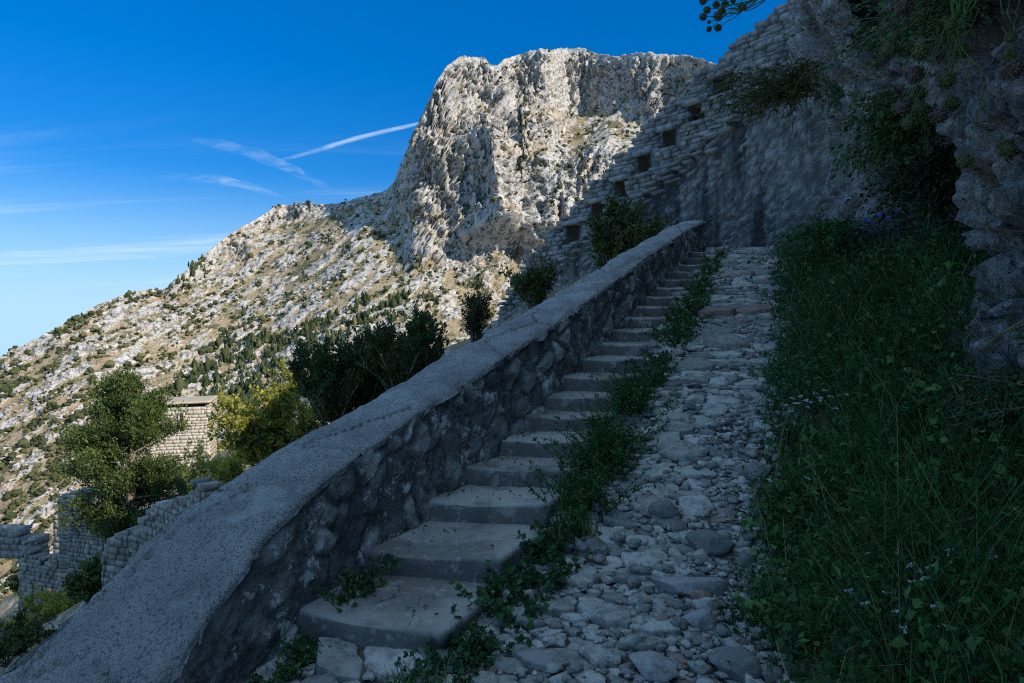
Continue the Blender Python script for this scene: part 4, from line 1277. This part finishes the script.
for i in range(46):
    d = rng.uniform(12.3, 17.5); pxx = rng.uniform(175, 262)
    p = at_px(pxx, d)
    sz = rng.uniform(.06, .22); boulder("rubble_stone", "weathered grey rubble stone on the slope between the retaining wall and the sunny shrub", p + np.array((0, 0, sz * .3)), (sz * 1.3, sz, sz * .75), M_RUBBLE, i, "stone", RUB)

# ---- weeds between steps and path
def herb(name, label, cat, s0, s1, t0, t1, n, h, lsz, wr, mat, per=9, zf=None, lean=.5):
    s = rng.uniform(s0, s1, n); f = rng.beta(1.6, 1.6, n); t = np.interp(s, [s0, s1], [t0[0], t1[0]]) + f * np.interp(s, [s0, s1], [t0[1] - t0[0], t1[1] - t1[0]])
    x, y = xy(s, t); z = (zf or z_path)(s) + .0
    B = np.stack([x, y, z], 1); B = B[perlin(B * 4.5, 231) > -.16]; n = len(B); org = B.mean(0); B = B - org
    e = empty(name, org, label, cat)
    D = rng.normal(size=(n, 3)) * np.array((lean, lean, 0)) + np.array((0, 0, 1)); D /= np.linalg.norm(D, axis=1, keepdims=True)
    hh = h * rng.uniform(.45, 1.1, n)
    m = MB()
    for i in range(n):
        u = np.linspace(0, 1, 4)[:, None]
        C_ = B[i] + D[i] * hh[i] * u + np.array((D[i, 0], D[i, 1], -.15)) * hh[i] * .35 * u ** 2
        m.add(*tube(C_, np.linspace(.003, .0014, 4), 3), .4)
    m.build("stems", mat, e)
    u = rng.uniform(.15, 1, (n, per, 1))
    P = B[:, None] + D[:, None] * hh[:, None, None] * u + np.stack([D[:, 0], D[:, 1], -.15 * np.ones(n)], 1)[:, None] * hh[:, None, None] * .35 * u ** 2
    P = P.reshape(-1, 3)
    Dl = rand_dirs(len(P), .35)
    V, Fc = leaves(P, Dl, lsz * rng.uniform(.5, 1.2, len(P)), wr, .12, .15)
    mk("foliage", V, Fc, mat, e, {"tint": np.repeat(np.clip(rng.normal(.45, .22, len(P)), 0, 1), 4)})
    return e
herb("tall_weeds", "tall dark green weeds against the right ends of the middle steps", "weeds", 3.65, 5.3, (-1.72, -1.30), (-1.72, -1.42), 620, .38, .032, .22, M_HERB, 26)
herb("broadleaf_weeds", "broad leaved ivy like weeds draping over the right corner of the second and third steps", "weeds", 2.7, 3.7, (-1.68, -1.36), (-1.66, -1.32), 300, .19, .042, .46, M_BROAD, 9)
herb("low_weeds", "low mixed weeds at the right corner of the lowest step", "weeds", 2.1, 2.8, (-1.72, -1.42), (-1.68, -1.38), 240, .12, .032, .4, M_BROAD, 10)
herb("wall_weeds", "small weeds in the corner between parapet wall and lowest steps", "weeds", 2.0, 2.95, (-2.32, -2.12), (-2.30, -2.16), 130, .15, .03, .34, M_HERB, 12, lambda s: np.where(np.asarray(s) < 2.42, z_path(s), z_nose(np.asarray(s) - .3)))
herb("step_weeds", "weed clump with pale leaves beside the ninth and tenth steps", "weeds", 5.5, 6.2, (-1.66, -1.45), (-1.70, -1.52), 100, .22, .042, .35, M_BROAD, 12)
herb("upper_weeds", "dark weeds on the right side of the upper steps", "weeds", 6.6, 8.8, (-1.74, -1.52), (-1.86, -1.62), 260, .28, .04, .26, M_HERB, 18)
herb("top_weeds", "small weeds by the topmost steps in front of the fortress wall", "weeds", 9.2, 10.4, (-1.90, -1.70), (-1.95, -1.72), 110, .24, .04, .28, M_HERB, 16)
gt_s, gt_t = 2.18, -1.50
gx0, gy0 = xy(gt_s, gt_t)
tuft("grass_tuft", "dark green grass tuft at the foot of the lowest step", "grass tuft", (gx0, gy0, float(z_path(gt_s))), 240, .24, .8, .0035, .07, M_HERB)
gx0, gy0 = xy(3.7, -1.48)
tuft("grass_tuft", "long green grass blades under the tall weeds by the third step", "grass tuft", (gx0, gy0, float(z_path(3.7))), 150, .24, .9, .004, .05, M_HERB)

# ---- the overgrown bank: uncountable herbs
n = 5200
s = rng.uniform(.9, 12.2, n); s = np.where(rng.random(n) < .45, rng.uniform(1.2, 6.5, n), s)
tmax = np.empty(n)
xr, yr = xy(s, path_r(s))
xc = cliff_x(yr + .3)
width = np.clip((xc - xr) * np.interp(s, [5, 8], [1.05, .86]) + .10, .3, 3.2)
f = rng.random(n)
t = path_r(s) - .04 + f * width + rng.normal(0, .05, n) + .10 * np.sin(s * 5.1) * np.sin(s * 2.3 + 1) * (1 - f)
x, y = xy(s, t); z = z_ground(x, y)
pc = np.stack([x, y, 0 * x], 1)
hh = (.16 + .34 * sstep(0, .35, f)) * rng.uniform(.55, 1.15, n) * (.95 + .75 * perlin(pc * 1.6, 241)) * np.interp(s, [6.5, 8.5], [1, .62])
hh = np.maximum(hh, .07)
B = np.stack([x, y, z - .02], 1)
D = rng.normal(size=(n, 3)) * np.array((.42, .42, 0)) + np.array((-.16, -.04, 1)); D /= np.linalg.norm(D, axis=1, keepdims=True)
per = 20
u = rng.uniform(.12, 1, (n, per, 1)) ** .8
P = (B[:, None] + D[:, None] * hh[:, None, None] * u + np.stack([D[:, 0], D[:, 1], -.25 * np.ones(n)], 1)[:, None] * hh[:, None, None] * .5 * u ** 2).reshape(-1, 3)
lz = .046 * rng.uniform(.45, 1.3, len(P))
V1, F1_ = leaves(P, rand_dirs(len(P), .3) , lz, .17, .10, .2)
cl_ = perlin(P * 1.7, 211) * .45 + perlin(P * 6, 212) * .25
t1 = np.repeat(np.clip(.40 + cl_ + rng.normal(0, .16, len(P)), 0, 1), 4)
n2 = 15000
i2 = rng.integers(0, n, n2)
Pb = B[i2] + rng.normal(size=(n2, 3)) * np.array((.06, .06, 0))
V2, F2_ = blades(Pb, (hh[i2] * rng.uniform(.7, 1.5, n2)), rng.uniform(.3, 1.0, n2), .0028)
mb_ = MB(); mb_.add(V1, F1_, t1); mb_.add(V2, F2_, np.repeat(rng.random(n2) * .8, 7))
n3 = 1500
i3 = rng.integers(0, n, n3); i3 = i3[perlin(B[i3] * 1.3, 213) > -.05]
P3 = np.repeat(B[i3] + np.stack([0 * hh[i3], 0 * hh[i3], hh[i3] * .7], 1), 7, 0) + rng.normal(size=(len(i3) * 7, 3)) * np.array((.06, .06, .07))
V3, F3_ = leaves(P3, rand_dirs(len(P3), .5), .052 * rng.uniform(.5, 1.2, len(P3)), .42, .1, .15)
mb_.add(V3, F3_, np.repeat(np.clip(rng.normal(.75, .2, len(P3)), 0, 1), 4))
bo_ = mb_.build("bank_undergrowth", M_HERB, None)
nd = 420
idd = rng.integers(0, n, nd)
Vd, Fd = blades(B[idd] + np.array((0, 0, .05)), rng.uniform(.35, .75, nd), rng.uniform(.3, 1.0, nd), .0022)
ds = mk("dry_grass", Vd, Fd, M_DRY, None, {"tint": np.repeat(rng.random(nd), 7)})
tag(ds, "thin pale dry grass stems standing out of the bank herbs", "dry grass", kind="stuff")
tag(bo_, "dense dark green herbs covering the bank between path and cliff", "undergrowth", kind="stuff")

# white wildflowers on the bank
M_WHITE = NT("white_petal").bsdf((.72, .74, .76), .6, None, .2, .2)
M_YELC = NT("flower_centre").bsdf((.55, .42, .08), .7)
def flower_proto():
    e = empty("white_wildflower", (0, 0, 0), "tiny white wildflower dotting the dark green bank beside the path", "wildflower", "white wildflowers on the bank")
    m = MB()
    m.add(*tube([(0, 0, -.22), (.01, .005, -.1), (0, 0, 0)], [.0016, .0014, .0012], 4), .5); m.build("stem", M_HERB, e)
    m = MB()
    for h_ in range(4):
        o = np.array((0, 0, .0)) if h_ == 0 else np.array((math.cos(h_ * 2.1) * .011, math.sin(h_ * 2.1) * .011, -.004))
        a = np.arange(5) * 2 * math.pi / 5 + h_
        V, Fc = leaves(np.repeat(o[None], 5, 0), np.stack([np.cos(a), np.sin(a), .35 + 0 * a], 1), .010, .42, .1); m.add(V, Fc, .5)
    m.build("petals", M_WHITE, e)
    V0, F0 = ICO1
    m = MB(); m.add(V0 * .003 + np.array((0, 0, .002)), F0, .5); m.build("centre", M_YELC, e)
    return e
fl = flower_proto()
def copy_tree(o):
    c = o.copy(); COL.objects.link(c)
    for ch in o.children:
        d = ch.copy(); COL.objects.link(d); d.parent = c
    return c
spots = []
for pxx, pyy in [(786, 405), (792, 398), (796, 403), (801, 396), (806, 400), (811, 402), (815, 393), (820, 398), (826, 390), (831, 396), (836, 408), (790, 411), (808, 407), (846, 394), (868, 553), (900, 553), (910, 565), (866, 577), (924, 578), (930, 566), (850, 591), (887, 592), (914, 582), (838, 597), (947, 526), (993, 556), (950, 551), (937, 606), (904, 628), (942, 625), (865, 604), (896, 611), (919, 571), (808, 478), (770, 480), (776, 262), (782, 270), (790, 258)]:
    r_ = np.array(((pxx - 512) / F, 1.0, (YH - pyy) / F))
    for d in np.arange(1.2, 11, .02):                                 # where this sight line meets the top of the herbs
        q = r_ * d; zg = float(z_ground(q[:1], q[1:2])[0])
        if q[2] < zg + .34: break
    spots.append(r_ * d)
for i, q in enumerate(spots):
    o = fl if i == 0 else copy_tree(fl)
    o.location = [float(c) for c in q]; o.rotation_euler = (rng.normal() * .25 + .35, rng.normal() * .3, rng.uniform(0, 6)); o.scale = [float(rng.uniform(.75, 1.25))] * 3

# ---- plants on the cliff
bpy.context.view_layer.update()
def hit_cliff(pxx, pyy, lift=.0):
    r_ = np.array(((pxx - 512) / F, 1.0, (YH - pyy) / F))
    ok_, loc_, _n, _i = cf.ray_cast(Vector((0, 0, 0)), Vector(r_).normalized())
    q = loc_ if ok_ else r_ * 7.5
    return r_ * (q[1] - lift)
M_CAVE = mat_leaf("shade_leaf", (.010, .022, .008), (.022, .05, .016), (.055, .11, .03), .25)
def hanging(name, label, cat, pxx, pyy, rx, rz, n, lsz, mat, wr=.3, lift=.25):
    c = hit_cliff(pxx, pyy, lift)
    e = empty(name, c, label, cat)
    tubes = []; Ps = []; Ds = []
    for i in range(n):
        root = np.array((.25 + .25 * rng.random(), rng.normal() * .25, rng.uniform(-.1, .8) * rz))
        end = np.array((rng.normal() * rx * .55, rng.normal() * rx * .8, rng.uniform(-1, .7) * rz))
        tt = np.linspace(0, 1, 7)[:, None]; md = (root + end) / 2 + np.array((-.1, 0, .22 * rz))
        C_ = (1 - tt) ** 2 * root + 2 * tt * (1 - tt) * md + tt ** 2 * end
        tubes.append(C_); m_ = 26
        u = rng.uniform(.2, 1, m_); P = np.stack([np.interp(u, tt[:, 0], C_[:, q]) for q in range(3)], 1)
        Ps.append(P + rng.normal(size=P.shape) * .035); Ds.append(np.repeat((end - root)[None], m_, 0))
    m = MB()
    for C_ in tubes: m.add(*tube(C_, np.linspace(.005, .0015, 7), 4), .3)
    m.build("stems", M_BARK, e)
    P = np.concatenate(Ps); D = np.concatenate(Ds) * .8 + rand_dirs(len(P)) * .7
    V, Fc = leaves(P, D, lsz * rng.uniform(.5, 1.25, len(P)), wr, .12, .25)
    mk("foliage", V, Fc, mat, e, {"tint": np.repeat(np.clip(rng.normal(.42, .24, len(P)), 0, 1), 4)})
    return e
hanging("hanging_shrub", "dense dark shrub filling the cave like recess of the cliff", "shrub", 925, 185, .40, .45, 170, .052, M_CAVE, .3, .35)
hanging("hanging_shrub", "lighter leafy shrub spilling from the upper left of the cliff recess", "shrub", 878, 130, .30, .30, 100, .05, M_HERB, .3, .35)
hanging("hanging_shrub", "green cushion of leaves on the cliff foot under the recess", "shrub", 945, 280, .28, .22, 80, .042, M_HERB, .3, .15)
hanging("hanging_shrub", "thin leafy strands at the far cliff base above the bank", "shrub", 815, 240, .35, .22, 80, .055, M_HERB, .3, .2)
hanging("hanging_shrub", "leafy tangle hanging from the cliff top edge above the umbel plant", "shrub", 905, 20, .5, .25, 70, .04, M_HERB, .25, .3)
hanging("hanging_shrub", "small green tuft in a crack of the far cliff beside the fortress wall", "shrub", 838, 90, .3, .3, 50, .05, M_HERB, .2, .3)
hanging("hanging_shrub", "low leafy clump at the foot of the near rock by the right edge", "shrub", 1000, 400, .25, .2, 60, .035, M_HERB, .25, .15)
hanging("hanging_shrub", "grassy cushion growing on the ledge where fortress wall meets the cliff", "shrub", 762, 92, .62, .22, 110, .075, M_GRN, .07, .6)
# long dry stems arching across the rock
def dry_stems(label, pts_px, d, n, spreadpx):
    e = None; m = MB(); org = unproj(*pts_px[0], d)
    for i in range(n):
        off = rng.normal(size=2) * spreadpx
        C_ = np.array([unproj(a + off[0] + rng.normal() * 4, b_ + off[1] + rng.normal() * 4, d + .12 * j_) for j_, (a, b_) in enumerate(pts_px)])
        u = np.linspace(0, 1, 12); v_ = np.linspace(0, 1, len(C_))
        ker3 = np.stack([np.interp(u, v_, C_[:, q]) for q in range(3)], 1)
        m.add(*tube(ker3 - org, np.linspace(.0035, .0012, 12), 4), rng.random())
    o = m.build("dry_stalk_clump", M_DRY, None, True); o.location = [float(c) for c in org]
    return tag(o, label, "dry grass")
dry_stems("long thin dry grass stems arching left across the dark cliff recess", [(905, 150), (870, 135), (835, 140), (795, 165)], 6.3, 14, 16)
dry_stems("dry grass stalks leaning across the near rock at the right edge", [(1024, 318), (1000, 335), (975, 352)], 3.2, 7, 7)

# blue bellflowers
M_BLUE = NT("blue_petal").bsdf((.13, .20, .88), .5, None, .2, .3)
def bellflower(label, pts, d_lift=.30):
    c = hit_cliff(*pts[0], d_lift)
    e = empty("blue_bellflower", c, label, "wildflower")
    ms, mp = MB(), MB()
    for pxx, pyy in pts:
        q = hit_cliff(pxx, pyy, d_lift); q = np.array((q[0], c[1], q[2] * c[1] / q[1])); q[0] = (pxx - 512) / F * c[1]
        q = q - c + rng.normal(size=3) * .01
        u = np.linspace(0, 1, 5)[:, None]; rt = np.array((.22, .05, -.12))
        ms.add(*tube(rt + (q - rt) * u + np.array((0, 0, .06)) * u * (1 - u), [.002] * 5, 4), .5)
        a = np.arange(6) * math.pi / 3 + rng.random()
        V, Fc = leaves(np.repeat(q[None], 6, 0), np.stack([np.cos(a) - .5, np.sin(a) - .5, .3 + 0 * a], 1), .048, .42, .1); mp.add(V, Fc, .5)
    ms.build("stems", M_HERB, e); mp.build("petals", M_BLUE, e)
bellflower("cluster of blue bellflowers hanging on the cliff under the recess", [(866, 221), (871, 225), (868, 231), (874, 232), (882, 216), (886, 218), (893, 213), (878, 221), (864, 227)])
bellflower("pair of blue bellflowers lower on the cliff beside the bank", [(901, 272), (910, 275), (906, 270)])

# ---- umbels with round green seed heads hanging from the overhang
M_HEAD = mat_leaf("seed_head_green", (.05, .065, .025), (.10, .125, .045), (.17, .18, .08), .2, .8)
M_HEADB = mat_leaf("seed_head_brown", (.075, .055, .045), (.13, .095, .075), (.19, .145, .11), .2, .8)
M_STALK = NT("umbel_stalk").bsdf((.075, .13, .035), .6)
V0, F0 = ICO2
def head_mesh(r):
    m = MB()
    m.add(V0 * r * .78, F0, .25)
    dirs = rand_dirs(150)
    iv, jf = ICO_V, ICO_F
    for dv in dirs:
        m.add(iv * r * .105 + dv * r * rng.uniform(.80, 1.0), jf, float(rng.random()))
    return m
def umbel(label, root, heads, d, flow):
    """heads: (px, py, radius in px, brown); stalks run from the root along flow points to each head"""
    root = np.array(root, float)
    e = empty("umbel_plant", root, label, "plant")
    flow = [np.array(q) - root for q in flow]
    for i, (pxx, pyy, rp, br) in enumerate(heads):
        dd = d + rng.uniform(-.12, .12)
        c = unproj(pxx, pyy, dd) - root
        ctl = [rng.normal(size=3) * .03] + [q + rng.normal(size=3) * .035 for q in flow] + [c]
        u = np.linspace(0, 1, 14); vv = np.linspace(0, 1, len(ctl))
        C_ = np.stack([np.interp(u, vv, [q[k_] for q in ctl]) for k_ in range(3)], 1)
        for _ in range(3): C_[1:-1] = .25 * C_[:-2] + .5 * C_[1:-1] + .25 * C_[2:]
        C_[1:-1] += rng.normal(size=(12, 3)) * .006
        m = MB(); m.add(*tube(C_, np.linspace(.0042, .0018, 14) * (d / 3.0) * .9, 6), .5)
        sk = m.build("stalk", M_STALK, e, True)
        hm = head_mesh(rp / F * dd)
        h_ = hm.build("seed_head", M_HEADB if br else M_HEAD, sk, True)
        h_.location = [float(q) for q in c]
H1 = [(903, 6, 11, 1), (921, 17, 9, 0), (889, 49, 9, 0), (906, 50, 8, 0), (921, 52, 9, 0), (915, 75, 9, 1), (947, 80, 9, 0), (962, 51, 8, 0), (917, 94, 9, 0), (902, 107, 9, 1), (918, 110, 11, 0), (931, 112, 8, 1), (952, 104, 8, 0), (908, 123, 7, 0), (939, 116, 9, 1), (951, 24, 6, 0), (896, 35, 5, 0)]
umbel("hanging umbel plant with round green seed heads in front of the cliff", unproj(978, -45, 3.25), H1, 3.1, [unproj(973, -5, 3.1), unproj(955, 30, 3.08)])
H2 = [(1013, 69, 11, 1), (1009, 55, 7, 0), (1011, 37, 6, 0)]
umbel("three seed heads on one curved stalk at the top right edge", unproj(1000, -50, 3.0), H2, 2.8, [unproj(1003, -5, 2.85), unproj(1017, 25, 2.8)])
H3 = [(1009, 149, 10, 0), (965, 161, 8, 0)]
umbel("low hanging pair of green seed heads against the near rock", unproj(950, -30, 3.2), H3, 3.0, [unproj(955, 40, 3.05), unproj(975, 90, 3.0)])
H4 = [(703, 1, 4, 0), (716, 5, 4, 0), (725, 4, 4, 0), (733, 1, 3, 0), (707, 10, 4, 0), (703, 17, 4, 1), (718, 16, 5, 1), (722, 11, 4, 0), (709, 29, 3, 0), (718, 28, 4, 0), (709, 22, 2, 0), (742, 7, 4, 0)]
umbel("umbel plant with dark seed heads silhouetted against the sky above the fortress wall", unproj(800, -30, 4.6), H4, 4.4, [unproj(775, -14, 4.5), unproj(742, 4, 4.4)])

# ---- single stones on and beside the path
M_BLD = mat_tinted("loose_limestone", (.17, .165, .16), (.36, .345, .33), None, 1.0, 1.6, .65)
for i, (pxx, pyy, sz, lb) in enumerate([
        (692, 590, (.20, .075, .055), "long dark faced slab rock lying across the lower path"),
        (712, 548, (.12, .085, .07), "squarish pale block stone on the right half of the path"),
        (748, 563, (.055, .045, .045), "small rounded pale stone at the right path edge below the grass"),
        (757, 476, (.10, .09, .085), "mossy dark stone half buried at the right path edge"),
        (790, 500, (.07, .06, .07), "grey lichen spotted stone among the grass at the path edge"),
        (572, 548, (.085, .06, .05), "pale boulder under the tall weeds at the left path edge"),
        (662, 512, (.11, .07, .05), "broad flat stone raised in the middle of the path"),
        (735, 668, (.095, .08, .05), "large rough stone at the bottom of the path near the right grass"),
        (655, 672, (.10, .075, .045), "large broken stone at the bottom centre of the path"),
        (700, 622, (.08, .05, .045), "oblong grey stone just below the dark slab rock")]):
    q = on_path(pxx, pyy)
    o = boulder("loose_stone", lb, q + np.array((0, 0, sz[2] * .25)), sz, M_BLD, 60 + i, "stone", "loose stones on the path", .2)
    o.rotation_euler = (rng.normal() * .08, rng.normal() * .08, -.35 + rng.normal() * .25)

# ---- condensation trail far behind the mountain
k = NT("contrail_vapour")
lw_ = k.n("LayerWeight"); lw_.inputs[0].default_value = .5
n0 = k.noise(.012, 5, .65, k.mapped((.25, 1, 1)))
fade = k.attr("tint")
al = k.math('MULTIPLY', k.math('POWER', k.math('SUBTRACT', 1.0, lw_.outputs["Facing"]), 2.0), k.math('MULTIPLY', k.rng(n0, .25, .62), fade))
bs = k.n("BsdfDiffuse"); bs.inputs[0].default_value = (.85, .85, .87, 1)
tl = k.n("BsdfTranslucent"); tl.inputs[0].default_value = (.85, .85, .87, 1)
ad = k.n("MixShader"); ad.inputs[0].default_value = .5; k.l(bs.outputs[0], ad.inputs[1]); k.l(tl.outputs[0], ad.inputs[2])
tp_ = k.n("BsdfTransparent"); mx = k.n("MixShader"); k.l(al, mx.inputs[0]); k.l(tp_.outputs[0], mx.inputs[1]); k.l(ad.outputs[0], mx.inputs[2]); k.l(mx.outputs[0], k.out.inputs["Surface"])
u = np.linspace(0, 1, 60)
C_ = np.stack([unproj(262 + 170 * q, 163 - 43 * q + 2.5 * math.sin(q * 7) * (1 - q), 6000) for q in u])
R = (10 + 13 * np.sin(u * math.pi) ** .6 + 6 * perlin(np.stack([u * 9, 0 * u, 0 * u], 1), 221))
V, Fc = tube(C_, R, 16)
tint = np.concatenate([np.repeat(.42 * sstep(0, .45, u), 16), [.7]])
ct = mk("contrail", V - C_[0], Fc, k.m, None, {"tint": tint}, True); ct.location = [float(q) for q in C_[0]]
ct.visible_shadow = True
tag(ct, "thin white condensation trail slanting across the blue sky left of the peak", "contrail", kind="stuff")

# frayed end of the trail: soft cirrus wisps crossing it
for i, (p0, p1, r0, lb) in enumerate((((185, 138), (335, 192), 46, "soft frayed cirrus wisp crossing the left end of the trail"), ((150, 178), (290, 200), 34, "faint lower cirrus wisp under the frayed trail end"))):
    m_ = k.m.copy(); m_.name = "cirrus_vapour"
    for nd_ in m_.node_tree.nodes:
        if nd_.type == 'MAP_RANGE': nd_.inputs["To Max"].default_value = .34; nd_.inputs["From Min"].default_value = .38; nd_.inputs["From Max"].default_value = .75
        if nd_.type == 'TEX_NOISE': nd_.inputs["Scale"].default_value = .007; nd_.inputs["Distortion"].default_value = 1.2
    C_ = np.stack([unproj(p0[0] + (p1[0] - p0[0]) * q, p0[1] + (p1[1] - p0[1]) * q - 9 * math.sin(q * 3.1), 6300) for q in u])
    R = r0 * (.35 + np.sin(u * math.pi)) + r0 * .5 * perlin(np.stack([u * 7, 0 * u + i, 0 * u], 1), 222)
    V, Fc = tube(C_, R, 20)
    cw = mk("cirrus_clouds", V - C_[0], Fc, m_, None, {"tint": np.concatenate([np.repeat(np.sin(u * math.pi), 20), [0]])}, True)
    cw.location = [float(q) for q in C_[0]]
    tag(cw, lb, "cloud", kind="stuff")

# leaf litter and grit on the treads
M_LIT = mat_leaf("leaf_litter", (.05, .035, .02), (.14, .09, .045), (.25, .19, .10), .1)
Ls = []; 
for i in range(16):
    q = int(rng.integers(14, 34))
    s_l = NOSE_S[i] + (NOSE_S[i + 1] - NOSE_S[i]) * rng.beta(3, 1.6, q) * .95; t_l = float(t_wall(NOSE_S[i])) + .03 + (float(stair_w(NOSE_S[i])) - .05) * np.where(rng.random(q) < .5, rng.beta(.6, 2.5, q), rng.random(q))
    X_, Y_ = xy(s_l, t_l); Ls.append(np.stack([X_, Y_, 0 * X_ + NOSE_Z[i] + .012], 1))
Ls = np.concatenate(Ls)
dl = rng.normal(size=Ls.shape) * np.array((1, 1, .15))
V, Fc = leaves(Ls, dl, rng.uniform(.012, .032, len(Ls)), .32, .12)
lt = mk("leaf_litter", V, Fc, M_LIT, None, {"tint": np.repeat(rng.random(len(Ls)), 4)})
tag(lt, "small dry leaves and grit scattered on the stone treads", "leaf litter", kind="stuff")
